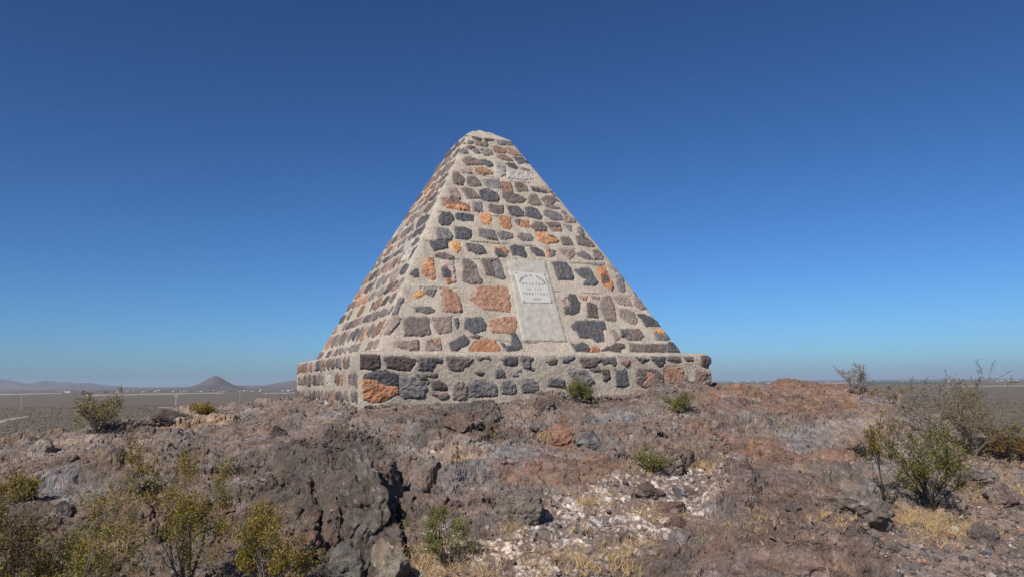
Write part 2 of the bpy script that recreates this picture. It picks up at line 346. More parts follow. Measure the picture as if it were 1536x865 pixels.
CA, SA = math.cos(0.22), math.sin(0.22)
def ground_h(x, y, full=True):
    x = np.asarray(x, f32); y = np.asarray(y, f32)
    h = base_h(x, y)
    wx = x + 0.16 * fbm2(x * 1.1, y * 1.1, 3, 5); wy = y + 0.16 * fbm2(x * 1.1 + 40, y * 1.1, 3, 9)
    wx2 = wx + 0.035 * fbm2(x * 6, y * 6, 3, 15); wy2 = wy + 0.035 * fbm2(x * 6 + 30, y * 6, 3, 19)
    soft = 1 - 0.93 * zone(Z_GRAVEL, wx, wy, 0.15)
    cal = zone(Z_CALICHE, wx2, wy2, 0.12)
    det = soft * (1 - 0.7 * cal)
    for p, a, e in FEAT:
        lo = p.min(0) - 0.8; hi = p.max(0) + 0.8
        m = (x > lo[0]) & (x < hi[0]) & (y > lo[1]) & (y < hi[1])
        if m.any(): h[m] += a * sstep(-1.6 * e, 1.6 * e, poly_sdf(p, x[m] + 0.10 * noise2(x[m] * 1.7, y[m] * 1.7, 91) + 0.03 * noise2(x[m] * 5, y[m] * 5, 92), y[m] + 0.14 * noise2(x[m] * 1.7, y[m] * 1.7, 93) + 0.04 * noise2(x[m] * 5, y[m] * 5, 94)))
    for p, a, e in CRACK:
        lo = p.min(0) - 0.5; hi = p.max(0) + 0.5
        m = (x > lo[0]) & (x < hi[0]) & (y > lo[1]) & (y < hi[1])
        if m.any():
            X, Y = wx2[m] * .5 + x[m] * .5, wy2[m] * .5 + y[m] * .5; b = np.full(X.shape, 9, f32)
            for k in range(len(p) - 1):
                ex, ey = p[k + 1] - p[k]; t = np.clip(((X - p[k, 0]) * ex + (Y - p[k, 1]) * ey) / (ex * ex + ey * ey), 0, 1)
                b = np.minimum(b, np.hypot(X - p[k, 0] - t * ex, Y - p[k, 1] - t * ey))
            h[m] -= a * np.exp(-(b / e) ** 2)
    # jointed blocks at three sizes, long along the strata
    ru, rv = wx * CA + wy * SA, -wx * SA + wy * CA
    e1, r1, ox, oy = cells(ru * 0.62, rv * 1.25, 3)
    big = ((r1[0] - 0.5) * 0.15 + (ox * (r1[1] - 0.5) + oy * (r1[2] - 0.4)) * 0.20) * sstep(0.0, 0.16, e1)
    big -= 0.035 * np.exp(-(e1 / 0.035) ** 2)
    ru, rv = wx2 * CA + wy2 * SA, -wx2 * SA + wy2 * CA
    e2, r2, ox, oy = cells(ru * 1.6, rv * 3.4, 7)
    mid = ((r2[0] - 0.5) * 0.065 + (ox * (r2[1] - 0.5) + oy * (r2[2] - 0.45)) * 0.11) * sstep(0.0, 0.2, e2) - 0.022 * np.exp(-(e2 / 0.06) ** 2)
    broken = sstep(-0.02, 0.45, fbm2(x * 0.8 + 9, y * 0.8, 3, 77))            # slabs stay smooth, other places are shattered
    h0 = h
    h = h + det * (big * 0.8 + mid * (0.15 + 0.7 * broken))
    # bedding: ledges that climb to the right, stepped where the rock is broken
    for st, tilt, sd, amt in ((0.16, 0.10, 401, 0.34), (0.06, 0.13, 405, 0.42)):
        q = (h0 - tilt * x + 0.05 * y) / st + 0.9 * fbm2(x * 0.9, y * 1.3, 3, sd) + 0.25 * fbm2(x * 2.5, y * 5, 2, sd + 2)
        fr = q - np.floor(q); ter = np.floor(q) + sstep(0.2, 0.8, fr) * 0.8 + fr * 0.2
        h = h + det * amt * sstep(-0.25, 0.25, fbm2(x * 1.7 + 5, y * 1.7, 3, sd + 5)) * (ter - q) * st
    if full:
        wx3 = wx2 + 0.016 * noise2(x * 24, y * 24, 2); wy3 = wy2 + 0.016 * noise2(x * 24 + 7, y * 24, 4)
        e3, r3, ox, oy = cells(wx3 * 4.5, wy3 * 9.5, 11)
        sm = (r3[0] - 0.5) * 0.024 + (ox * (r3[1] - 0.5) + oy * (r3[2] - 0.5)) * 0.045 - 0.008 * np.exp(-(e3 / 0.08) ** 2)
        h = h + det * sm * sstep(0.0, 0.15, e3) * (0.2 + 0.6 * broken)
        e5, r5, ox, oy = cells(wx3 * 14, wy3 * 22, 13)
        h = h + det * ((r5[0] - 0.5) * 0.009 + (ox * (r5[1] - 0.5) + oy * (r5[2] - 0.5)) * 0.026) * (0.25 + 0.6 * broken)
        h = h + det * (0.016 * fbm2(x * 1.8, y * 3.4, 3, 31) + 0.016 * fbm2(x * 6, y * 11, 4, 37, 0.62) * (0.4 + 0.6 * broken) + 0.008 * fbm2(x * 28, y * 38, 3, 41, 0.65))
        pit = sstep(0.30, 0.62, noise2(x * 16 + 3, y * 16, 43)) * sstep(-0.1, 0.3, noise2(x * 2.3, y * 2.3, 44)); h = h - det * 0.024 * pit
        h = h + 0.008 * (1 - soft) * fbm2(x * 20, y * 20, 3, 47, 0.7)
        e4, r4, ox, oy = cells(wx2 * 11, wy2 * 13, 23)                          # stones bedded in the white crust
        h = h + cal * 0.014 * np.maximum(0, (r4[0] - 0.35)) * sstep(0.0, 0.3, e4) * 1.6
    return h
def ground_col(x, y, h):
    x = np.asarray(x, f32); y = np.asarray(y, f32)
    wx = x + 0.13 * fbm2(x * 2.2, y * 2.2, 4, 105); wy = y + 0.13 * fbm2(x * 2.2 + 40, y * 2.2, 4, 109)
    n1 = fbm2(x * 1.3, y * 1.3, 5, 201, 0.6); n2 = fbm2(x * 3.7 + 9, y * 3.7, 5, 211, 0.62); n3 = fbm2(x * 15, y * 15, 4, 221, 0.65)
    n4 = fbm2(x * 34, y * 34, 3, 231, 0.7); n5 = fbm2(x * 7, y * 7, 4, 241, 0.65)
    def L(*c): return lin(c).astype(f32)
    col = np.empty(x.shape + (3,), f32); col[:] = L(122, 109, 101)
    def blend(w, c): 
        nonlocal col
        w = np.clip(w, 0, 1)[..., None].astype(f32); col = col * (1 - w) + L(*c) * w
    blend(sstep(0.0, 0.5, n1) * 0.7, (112, 96, 88)); blend(sstep(0.0, 0.45, -n1) * 0.7, (134, 127, 125))
    blend(zone(Z_BROWN, wx, wy, 0.3) * 0.8, (106, 93, 82))
    blend(zone(Z_BLUE, wx, wy, 0.12) * (0.55 + 0.4 * n2), (128, 127, 131))
    blend(zone(Z_PURPLE, wx, wy, 0.2) * 0.8, (114, 98, 91))
    blend(sstep(0.12, 0.4, n2) * 0.5, (120, 118, 122))
    blend(sstep(0.3, 0.5, n2 + 0.3 * n1) * 0.4, (146, 112, 96))
    red = zone(Z_RED, wx, wy, 0.10) * sstep(-0.35, 0.15, n2 + 0.5 * n3)
    blend(red * 0.6, (136, 102, 84))
    blend(zone(Z_PALE, wx, wy, 0.15) * 0.7, (152, 138, 128))
    e4, r4, ox, oy = cells((wx) * 9, (wy) * 11, 123)
    cal = zone(Z_CALICHE, wx, wy, 0.12)
    blend(cal * 0.5, (132, 114, 104))
    blend(cal * sstep(-0.02, 0.30, 0.8 * n3 + 0.6 * n2 + 0.7 * n4 - 0.25 * e4 + 0.04) * 0.88, (214, 204, 195))
    blend(sstep(0.42, 0.55, n3 + 0.35 * n2) * 0.35, (190, 180, 172))
    tan = np.maximum(zone(Z_TAN, wx, wy, 0.12), 0.0)
    blend(tan * 0.5, (164, 142, 116))
    blend(zone(Z_DARK, wx, wy, 0.15) * 0.8, (86, 79, 75))
    gr = zone(Z_GRAVEL, wx, wy, 0.15)
    blend(gr * 0.75, (140, 122, 112)); blend(gr * sstep(0.1, 0.4, n3) * 0.5, (165, 148, 135))
    blend(sstep(0.25, 0.6, -n3 - 0.2 * n2) * 0.5 * (1 - gr), (74, 66, 64))                # dark varnish in pits and flakes
    blend(sstep(0.35, 0.6, n4) * sstep(-0.2, 0.3, n5) * 0.45 * (1 - gr), (176, 162, 150)); blend(sstep(0.3, 0.55, n5 - 0.4 * n4) * 0.35, (124, 124, 128)); blend(sstep(0.32, 0.5, -n5 + 0.5 * n3) * 0.35, (140, 108, 94))
    col *= (1 + 0.32 * n4 + 0.25 * n5 + 0.12 * n2)[..., None]
    far = sstep(11, 20, np.hypot(x, y - 4)); blend(far * 0.8, (120, 106, 96))
    return col * np.array([1.10, 1.05, 0.985], f32)

# polar sheet: fine in front of the camera, coarse elsewhere, down to below the plain
ang = np.concatenate([np.radians(np.linspace(-46, 46, 1250)), np.radians(np.linspace(46, 314, 150)[1:-1])])
rad = np.concatenate([np.geomspace(0.25, 2.8, 26)[:-1], np.geomspace(2.8, 15, 690)[:-1], np.geomspace(15, 190, 60)])
RR, AA = np.meshgrid(rad, ang, indexing='ij')
GX = (RR * np.sin(AA)).astype(f32); GY = (RR * np.cos(AA)).astype(f32)
GH = ground_h(GX.ravel(), GY.ravel()).reshape(GX.shape)
gcol = ground_col(GX.ravel(), GY.ravel(), None)
# undercut: push steep faces sideways a little so that ledges overhang
n_r, n_a = GX.shape
ux = 0.012 * fbm2(GX * 3, GY * 3 + GH * 6, 3, 301) + 0.010 * noise2(GX * 14, GY * 14 + GH * 20, 303)
uy = 0.022 * fbm2(GX * 3 + 50, GY * 3 + GH * 6, 3, 305) + 0.012 * noise2(GX * 14 + 50, GY * 14 + GH * 20, 307)
near = ((RR < 15) & (RR > 2)).astype(f32)
P3 = np.stack([GX + ux * near, GY + uy * near, GH], -1)
dr = np.gradient(P3, axis=0); da = np.gradient(P3, axis=1); N3 = np.cross(da, dr); N3 /= np.linalg.norm(N3, axis=-1, keepdims=True) + 1e-9; N3 *= np.sign(N3[..., 2:3] + 1e-6)
bx, by, bz = P3[..., 0], P3[..., 1], P3[..., 2] * 1.6                       # rough skin worked into the steep faces too
flat_ = 1 - 0.9 * zone(Z_GRAVEL, GX, GY, 0.15)
rgh = 0.3 + 0.7 * sstep(-0.3, 0.3, fbm2(GX * 1.2 + 3, GY * 1.2, 3, 320))
d3 = 0.018 * fbm3(bx * 5, by * 5, bz * 5, 3, 311, 0.55) + 0.016 * fbm3(bx * 14, by * 14, bz * 14, 3, 315, 0.6) * rgh + 0.009 * fbm3(bx * 45, by * 45, bz * 45, 2, 317, 0.6)
d3 = d3 - 0.024 * sstep(0.25, 0.6, noise3(bx * 11, by * 11, bz * 15, 319)) * rgh - 0.045 * np.exp(-(noise3(bx * 2.2, by * 2.8, bz * 6, 323) / 0.035) ** 2) * sstep(-0.1, 0.3, noise3(bx * 1.4, by * 1.4, bz * 1.4, 325))
fm = (near > 0) & (RR < 13) & (np.abs(AA) < 0.82)
wq = [q[fm] + 0.02 * fbm3(bx[fm] * 9, by[fm] * 9, bz[fm] * 9, 2, 331 + k) for k, q in enumerate((bx, by, bz))]
fa, ea, ra = facets3(wq[0] * 4.2, wq[1] * 5.5, wq[2] * 6.5, 341); fl, el, rl = facets3(wq[0] * 1.25 + wq[1] * 0.3, wq[1] * 2.0, wq[2] * 2.6, 347, 1.5); fb, eb, rb = facets3(wq[0] * 11, wq[1] * 14, wq[2] * 15, 343)
brk = sstep(-0.22, 0.3, fbm2(GX[fm] * 0.9 + 20, GY[fm] * 0.9, 3, 345))
calm = (1 - 0.78 * zone(Z_CALICHE, GX[fm], GY[fm], 0.12)) * (1 - 0.35 * zone(Z_BLUE, GX[fm], GY[fm], 0.2))
crk = sstep(-0.05, 0.25, fbm2(GX[fm] * 1.1 + 60, GY[fm] * 1.1, 2, 349))
d3[fm] += calm * ((0.045 * fl * sstep(0, 0.25, el) - 0.030 * np.exp(-(el / 0.020) ** 2) * crk) + (0.042 * fa * sstep(0, 0.10, ea) - 0.022 * np.exp(-(ea / 0.05) ** 2)) * (0.15 + 0.85 * brk) + (0.022 * fb * sstep(0, 0.12, eb) - 0.008 * np.exp(-(eb / 0.07) ** 2)) * (0.35 + 0.65 * brk))
gcol = gcol.reshape(n_r, n_a, 3)
gcol[fm] *= (1 + 0.22 * (rl[3] - 0.5) + 0.26 * (ra[0] - 0.5) + 0.30 * (rb[1] - 0.5))[:, None]
tint = np.where(ra[2] > 0.72, 1, 0)[:, None] * np.array([0.05, 0.0, -0.06]) + np.where(ra[2] < 0.22, 1, 0)[:, None] * np.array([-0.05, 0.0, 0.04]) + np.where(rb[3] > 0.8, 1, 0)[:, None] * np.array([0.05, 0.0, -0.05])
gcol[fm] *= (1 + tint).astype(f32)
gcol = gcol.reshape(-1, 3)
V = (P3 + N3 * (d3 * near * flat_ * (0.25 + 0.75 * sstep(0.25, 0.75, N3[..., 2])))[..., None]).reshape(-1, 3)
hill = mesh_obj('rocky_hilltop', V, grid_quads(n_r, n_a, 0, True), mats=M_ROCK, col=gcol, smooth=False)
tag(hill, 'brown and grey volcanic rock outcrop with red patches and white crust', 'rock outcrop', kind='structure')
def ground_at(px):                   # photo pixel -> point on the real, rough ground
    q = rays([px])[0]; q = q / q[1]
    Y = np.geomspace(2.4, 14, 1500); h = ground_h((Y * q[0]), Y); z = EYE + Y * q[2]
    b = np.nonzero(z <= h)[0]; k = b[0] if len(b) else int(np.argmin(z - h))
    return np.array([Y[k] * q[0], Y[k], h[k]])
def on_ground(x, y): return np.array([x, y, float(ground_h(np.array([x]), np.array([y]))[0])])

# ------------------------------------------------------------------ the plain, fields, tracks, far hills
def plain_material():
    n = NT('desert_plain'); v = coord(n)
    mp = n.n('ShaderNodeMapping'); mp.inputs['Scale'].default_value = (0.35, 1.0, 1); n.l(v, mp.inputs[0])
    big = n.noise(mp.outputs[0], 0.0022, 6, 0.6); fine = n.noise(v, 0.05, 5, 0.7); dots = n.noise(v, 0.35, 3, 0.6)
    c = n.ramp(big, [(0.3, (0.145, 0.106, 0.070)), (0.5, (0.20, 0.146, 0.098)), (0.7, (0.15, 0.12, 0.072))])
    c = n.mix(n.ramp(n.noise(mp.outputs[0], 0.016, 5, 0.65), [(0.42, g3(0)), (0.62, g3(0.75))]), c, (0.115, 0.095, 0.072))
    c = n.mix(n.ramp(fine, [(0.48, g3(0)), (0.7, g3(0.7))]), c, (0.29, 0.225, 0.175))
    c = n.mix(n.ramp(dots, [(0.5, g3(0)), (0.62, g3(0.75))]), c, (0.07, 0.066, 0.045))
    n.l(c, n.b.inputs['Base Color']); n.b.inputs['Roughness'].default_value = 0.95; n.b.inputs['Specular IOR Level'].default_value = 0.1
    return n.m
ang = np.linspace(0, 2 * math.pi, 181)[:-1]; rad = np.geomspace(50, 75000, 90)
RR, AA = np.meshgrid(rad, ang, indexing='ij')
V = np.stack([RR * np.sin(AA), RR * np.cos(AA), np.full(RR.shape, PLAIN_Z)], -1).reshape(-1, 3)
tag(mesh_obj('desert_plain', V, grid_quads(90, 180, 0, True), mats=plain_material()), 'flat brown desert plain dotted with scrub reaching to the horizon', 'plain', kind='structure')
def flat_px(name, px, z, mat, label, cat):
    """a flat patch of the plain outlined on the ground"""
    d = rays(px); P = d * ((z - EYE) / d[:, 2:3]) ; P = P + np.array([0, 0, EYE]); P[:, 2] = z
    me = bpy.data.meshes.new(name); me.from_pydata([tuple(p) for p in P], [], [tuple(range(len(P)))]); me.materials.append(mat)
    o = bpy.data.objects.new(name, me); C.objects.link(o); return tag(o, label, cat, kind='structure')
def strip(px0, px1, h0, h1):     # thin band between two photo points, half heights in pixels, wavering
    k = 14; t = np.linspace(0, 1, k); rr = np.random.RandomState(int(px0[0]) + int(px0[1] * 10))
    cx = px0[0] + (px1[0] - px0[0]) * t; cy = px0[1] + (px1[1] - px0[1]) * t; hh = h0 + (h1 - h0) * t
    up = [(x, y - w * r) for x, y, w, r in zip(cx, cy, hh, rr.uniform(0.5, 1.0, k))]; dn = [(x, y + w * r) for x, y, w, r in zip(cx, cy, hh, rr.uniform(0.5, 1.0, k))]
    return up + dn[::-1]
M_PALE = plain_mat('pale_bare_soil', (0.36, 0.30, 0.25), 0.3, 0.01)
M_TRACK = plain_mat('dirt_track_soil', (0.36, 0.30, 0.25), 0.2, 0.02)
M_FIELD = plain_mat('irrigated_crop', (0.055, 0.10, 0.045), 0.3, 0.004)
flat_px('pale_field', strip((-60, 592.0), (92, 589.2), 1.6, 0.7), PLAIN_Z + 0.5, M_PALE, 'pale bare strip of ground far out on the left', 'field')
flat_px('pale_field', strip((128, 592.3), (335, 588.6), 1.5, 0.8), PLAIN_Z + 0.5, M_PALE, 'long pale bare strip of ground in front of the far town', 'field')
flat_px('pale_field', strip((395, 589.0), (450, 588.6), 0.8, 0.8), PLAIN_Z + 0.5, M_PALE, 'short pale strip of ground beside the monument base on the far plain', 'field')
flat_px('dirt_track', [(-20, 634), (14, 626.5), (42, 623.4), (44, 624.6), (18, 629), (-20, 640)], PLAIN_Z + 0.3, M_TRACK, 'pale dirt track curving across the plain at far left', 'track')
flat_px('dirt_track', strip((235, 610), (280, 612), 0.8, 0.8), PLAIN_Z + 0.3, M_TRACK, 'thin pale track below the white pole on the plain', 'track')
flat_px('crop_field', strip((1290, 574.0), (1420, 573.6), 1.9, 1.6), PLAIN_Z + 0.5, M_FIELD, 'dark green irrigated field strip on the right horizon', 'field')
flat_px('pale_field', strip((1150, 574.4), (1290, 573.4), 1.2, 1.0), PLAIN_Z + 0.5, M_PALE, 'pale bare field on the horizon right of the monument', 'field')
flat_px('pale_field', strip((1420, 578.6), (1560, 577.6), 0.7, 1.1), PLAIN_Z + 0.5, M_PALE, 'pale bare field on the horizon at far right', 'field')

def hill_range(name, prof, Y, depth, mat, label, seed):
    """a range of hills: skyline heights given at photo pixels, real ridge with slopes towards and away from the viewer"""
    nx, ny = 160, 40
    px = np.linspace(prof[0][0], prof[-1][0], nx)
    py = np.interp(px, [p[0] for p in prof], [p[1] for p in prof])
    top = at_depth(np.stack([px, py], 1), np.full(nx, Y)); x = top[:, 0]; hz = np.maximum(top[:, 2] - PLAIN_Z, 0)
    v = np.linspace(-1, 1, ny)
    X = np.repeat(x[None], ny, 0); Yv = Y + v[:, None] * depth + 0 * X
    fall = np.clip(1 - np.abs(v), 0, 1)[:, None]
    spur = fbm2(X / (depth * 0.35), Yv / (depth * 0.9), 4, seed, 0.55, True)
    Z = hz[None] * (fall ** 1.25) * (1 + 0.35 * spur * fall * (1 - fall) * 2.2)
    Vv = np.stack([X, Yv, PLAIN_Z - 2 + Z], -1).reshape(-1, 3)
    return tag(mesh_obj(name, Vv, grid_quads(ny, nx), mats=mat), label, 'hills', kind='structure')
M_MTN = plain_mat('far_mountain_rock', (0.15, 0.12, 0.105), 0.25, 0.0012)
M_CONE = plain_mat('cone_hill_rock', (0.115, 0.095, 0.088), 0.2, 0.004)
hill_range('mountain_range', [(-220, 574), (-140, 566), (-60, 563), (0, 567.5), (14, 570.5), (34, 573.5), (46, 574.3), (58, 572.2), (72, 570), (82, 572.5), (91, 573.6), (100, 571.8), (112, 574.6), (128, 573), (144, 575.5), (158, 579.6), (168, 584)], 26000, 3000, M_MTN, 'hazy blue mountain range on the far left horizon', 5)
hill_range('distant_hills', [(150, 586), (180, 581.6), (250, 580.6), (300, 579.5), (350, 577.4), (382, 577.2), (400, 576.6), (416, 573.4), (432, 571), (450, 568.5), (480, 566), (520, 569), (560, 574), (600, 582)], 13500, 1500, M_MTN, 'low brown ridge behind the cone hill running behind the monument', 9)
def cone_hill():
    nr, na = 40, 72
    P = at_depth([(323, 563.2), (323, 585)], 10500); Hc = P[0, 2] - PLAIN_Z; cx, cy = P[0, 0], P[0, 1]; R = 62 / FPX * 10500
    r = np.linspace(0, 1, nr); a = np.linspace(0, 2 * math.pi, na + 1)[:-1]
    rr, aa = np.meshgrid(r, a, indexing='ij')
    x = rr * R * np.cos(aa); y = rr * R * np.sin(aa)
    prof = np.interp(rr, [0, .04, .12, .25, .40, .55, .75, 1.0], [1, .985, .86, .60, .36, .23, .10, 0])
    gul = fbm2(np.cos(aa) * 5 + rr * 0.8, np.sin(aa) * 5, 4, 61, 0.55, True)
    z = prof * Hc * (1 + 0.10 * gul * np.minimum(rr * 5, 1) * (1 - rr))
    Vv = np.stack([cx + x, cy + y, PLAIN_Z - 1 + z], -1).reshape(-1, 3)
    tag(mesh_obj('cone_hill', Vv, grid_quads(nr, na, 0, True), mats=M_CONE), 'lone dark cone shaped hill standing on the left horizon', 'hill', kind='structure')
cone_hill()

# ------------------------------------------------------------------ the monument
YAW, PA, INS, PH_, CAP = 0.4201, 4.6, 0.235, 3.219, 0.3731
E1 = np.array([math.cos(YAW), math.sin(YAW), 0]); E2 = np.array([-math.sin(YAW), math.cos(YAW), 0])
PN = np.array([-1.623, 7.7338, 0.3402 + EYE])                 # near corner of the plinth's top
PC = PN + (E1 + E2) * PA / 2                                   # centre of the plinth's top
HB = PA / 2 - INS
PLH = 0.95                                                     # plinth height, foot buried in the rock
mon = empty('stone_monument', (float(PC[0]), float(PC[1]), float(PC[2]) - PLH),
            'stepped pyramid monument of dark and orange rubble stones set in pale mortar', 'monument')
MON0 = np.array(mon.location)
DIRS = [(E1, -E2), (E2, E1), (-E1, E2), (-E2, -E1)]            # (across, outward): front, right, back, left
PAL = {'D': (84, 84, 89), 'G': (120, 115, 114), 'B': (120, 106, 99), 'T': (150, 132, 121), 'O': (190, 132, 94), 'R': (174, 130, 106),
       'P': (174, 152, 142), 'L': (186, 178, 168), 'Y': (208, 156, 98), 'M': (90, 77, 75), 'C': (144, 112, 96)}
MORTAR = (192, 177, 158)
TILES = {}
TILES['A'] = (640, 190, 8.65, '''M 565,100 620,105 655,140 715,150 720,185 660,180 600,150|M 725,160 790,140 830,125 880,175 850,190 760,190|G 535,185 600,190 600,225 535,225|B 625,195 795,200 800,240 780,265 640,245
G 905,150 980,155 1060,175 1130,215 1140,250 1060,240 980,245 920,225|Y 975,140 1010,140 1055,168 1010,165|M 425,205 470,180 510,215 480,220|G 400,275 480,280 525,320 535,355 440,350 415,330|M 500,270 560,250 620,270 580,300 530,290
G 590,290 640,290 690,345 630,355 600,325|T 680,285 740,285 720,320 690,315|G 720,330 770,290 840,310 860,370 800,390 740,380|C 850,260 900,250 1020,290 1025,345 930,345 880,320|C 1035,275 1100,280 1190,330 1240,385 1120,375 1040,340
C 900,395 930,365 1020,370 1110,430 1110,450 1010,440 940,420|D 1130,400 1250,400 1330,475 1200,485 1150,430|B 465,440 500,400 560,395 650,430 720,470 735,495 620,505 500,500|D 705,440 750,420 830,460 855,500 850,520 790,525 730,480
D 1015,490 1060,470 1140,490 1175,540 1160,555 1090,535|P 425,565 450,520 540,525 590,570 590,605 500,590|Y2 600,545 720,535 840,580 860,600 840,630 740,625 620,595|L 890,480 960,475 1005,520 1020,620 960,655 890,600|G 1200,540 1260,535 1340,575 1250,565
L 1040,590 1180,580 1384,620 1384,690 1200,700 1050,670|B 330,600 400,600 470,660 485,690 475,770 400,765 335,740|B 525,650 600,650 660,695 695,740 695,775 560,780 530,740|G 725,705 780,690 940,690 960,740 955,815 840,800 760,780
C 955,720 1080,730 1110,800 1115,860 1000,860 960,800|B 1140,730 1220,730 1290,790 1310,840 1180,850 1150,800''')
TILES['B'] = (640, 280, 11.53, '''T 365,40 480,20 560,140 565,230 470,215 380,180|B 610,40 680,25 790,50 870,150 910,210 700,215 660,130|D 895,70 1050,40 1200,130 1240,210 1210,270 1050,270 920,220|C 240,200 410,200 560,260 720,340 740,430 520,405 330,370 280,320|O 320,330 440,310 560,330 730,400 735,428 520,403 340,370
G 790,275 940,280 950,430 880,450 800,420|B 1045,350 1090,305 1200,340 1325,330 1320,460 1220,485 1080,440|D 190,530 260,450 370,440 440,500 460,570 370,680 240,680 190,610|D 485,490 530,465 720,480 795,500 795,600 600,595 490,560|O 900,485 1080,485 1105,540 1100,660 970,665 930,580
G 145,720 270,720 370,745 430,865 420,930 160,930|D 480,705 640,705 760,760 770,865 700,930 490,900|G 890,740 1040,740 1150,770 1180,865 1200,930 1060,920 890,865''')
TILES['C'] = (750, 280, 11.53, '''P 530,0 820,0 900,90 820,120 680,100 560,80|D 530,0 600,40 780,80 820,115 680,100 560,80|B 20,110 150,110 330,160 440,220 380,290 200,290 100,270 30,190|B 470,230 520,135 600,140 650,200 715,340 560,330 480,290|B 700,210 780,165 900,165 1000,220 1050,260 940,270 900,330 1040,380 960,400 780,355 760,280
M 905,110 970,170 920,165|D 115,345 290,345 380,440 415,520 300,525 170,500|D 420,380 500,355 620,390 700,510 690,575 600,565 430,520|G 725,430 780,410 950,455 1030,490 1075,590 900,585 740,500|T 1030,420 1090,420 1180,520 1290,560 1310,630 1130,630 1080,560|O -40,540 160,540 180,660 160,745 30,710 -20,640
G 250,570 350,570 330,690 270,640|O 350,585 480,590 500,715 330,700|B 510,690 600,620 700,620 790,710 790,765 600,780|B 770,630 990,630 1040,710 1055,780 900,775 840,700|C 860,720 1040,715 1055,780 900,775|G 1090,665 1220,680 1230,780 1180,770|B 1330,710 1384,710 1400,860 1330,800''')
TILES['D'] = (600, 350, 8.65, '''D 375,115 590,110 600,190 500,220 440,235 400,180|Y 630,120 770,120 780,225 730,270 680,225|D 835,140 1060,155 1115,265 1000,275 870,230|O 1200,190 1330,180 1390,230 1384,290 1290,300|D 1220,230 1290,215 1360,280 1360,310 1260,310 1225,270|B 440,290 490,260 560,265 690,310 700,350 580,340 440,310
O 345,320 415,320 430,430 455,590 440,610 390,600 290,540 265,450 330,380|P 530,365 690,365 700,480 720,630 680,640 650,560 540,450|D 535,460 600,460 640,490 655,580 590,590 550,560|O 570,590 640,590 665,640 610,660|B 800,340 900,335 980,430 1000,540 1070,610 1040,660 900,660 800,620 795,480
B 1040,345 1270,330 1330,460 1350,590 1320,605 1230,570 1100,540 1070,420|G 1180,380 1260,340 1330,460 1350,590 1230,560|D 125,520 200,460 225,480 240,570 180,570|Y 165,800 250,730 300,740 310,790 200,850|G 310,725 460,730 440,780 410,820 320,780''')
TILES['E'] = (750, 340, 8.65, '''G 0,60 150,100 160,140 100,165 0,170 -30,100|G 210,140 250,85 380,105 425,150 400,190 280,190|O 460,90 530,80 640,120 740,185 720,215 600,225 480,190|D 580,100 630,115 690,125 730,155 640,135|B 770,145 880,140 920,195 940,250 800,245 775,195|G 995,15 1040,15 1070,80 1075,130 1020,110
B 965,135 1060,135 1180,195 1230,270 1160,270 1080,255 990,235|D 125,260 180,235 300,265 310,310 340,380 320,405 210,375 150,375|D 380,265 480,275 540,325 570,390 470,390 410,330|O 580,290 640,285 650,390 600,390|D 630,290 715,320 700,375 650,395|T 740,295 950,300 970,360 920,400 880,430 800,350|G 975,360 1060,320 1140,360 1190,430 1120,430 1020,390
B 1190,310 1270,310 1330,390 1310,435 1210,435|D 660,460 830,460 900,550 940,660 920,695 740,690 700,570|D 960,570 1050,540 1160,545 1200,650 1250,715 1210,775 1070,755 1110,680 1030,650|G 1170,480 1340,475 1350,505 1220,500''')
TILES['F'] = (570, 430, 8.65, '''R 800,20 900,15 970,80 1020,150 1050,310 1030,330 800,320 815,200|G 430,270 500,260 640,260 710,300 690,325 600,345 450,320|B 310,420 380,385 640,400 640,490 655,610 540,630 310,630 300,560|T 650,405 910,385 930,580 760,610 650,460|D 950,410 1000,410 1025,470 1000,550 970,500|D 1085,480 1110,405 1310,400 1370,500 1350,560 1220,605 1150,570 1085,540
B 205,745 230,715 490,690 495,820 370,815 220,780|T 590,690 770,670 800,830 600,825 585,780|O 690,690 745,680 760,710 700,720|D 895,725 1090,625 1165,700 1150,750 1060,780 980,835 925,825|O 1175,810 1230,720 1310,680 1400,670 1500,700 1555,800 1560,820 1450,835 1180,835|M 1185,645 1240,620 1330,640 1200,660
T -60,590 30,480 110,370 210,370 270,410 200,520 120,610|G 150,350 200,230 230,130 310,140 300,190 240,270 215,350''')
TILES['G'] = (690, 430, 8.65, '''R 230,0 590,0 630,100 655,260 640,320 500,310 280,290 170,190 115,165 165,130|R 375,440 540,400 700,390 720,450 715,600 420,595 370,510|D 670,620 720,600 750,680 800,780 740,820 620,835 580,790 535,740 550,720 600,765 660,765''')
TILES['H'] = (840, 380, 6.92, '''O 375,140 455,130 480,190 530,310 540,350 520,385 440,340 405,270|M 420,230 480,220 500,300 440,320|G 560,240 620,215 660,250 670,390 640,405 600,370 570,300|T 485,120 540,120 600,180 560,195|M 765,400 790,365 815,430 790,440|D 70,420 150,430 205,510 200,600 140,635 50,630 40,570 100,555 100,500|P 5,470 70,420 90,520 100,550 30,555 0,500
R 190,450 270,440 265,490 220,480|T 305,445 400,450 400,475 340,470|M 275,515 310,508 370,550 385,670 280,665|T 415,460 500,440 550,540 580,690 550,705 460,685 400,560|T 550,450 700,450 740,540 620,540 570,500|T 760,460 830,460 880,510 910,575 830,580 770,530|T 600,575 660,570 760,610 800,700 780,735 690,710 620,650
D 790,635 850,625 1030,700 1055,750 890,755 850,690|D 100,755 160,705 280,695 460,705 480,780 440,790 455,905 370,915 330,880 200,870 170,820''')
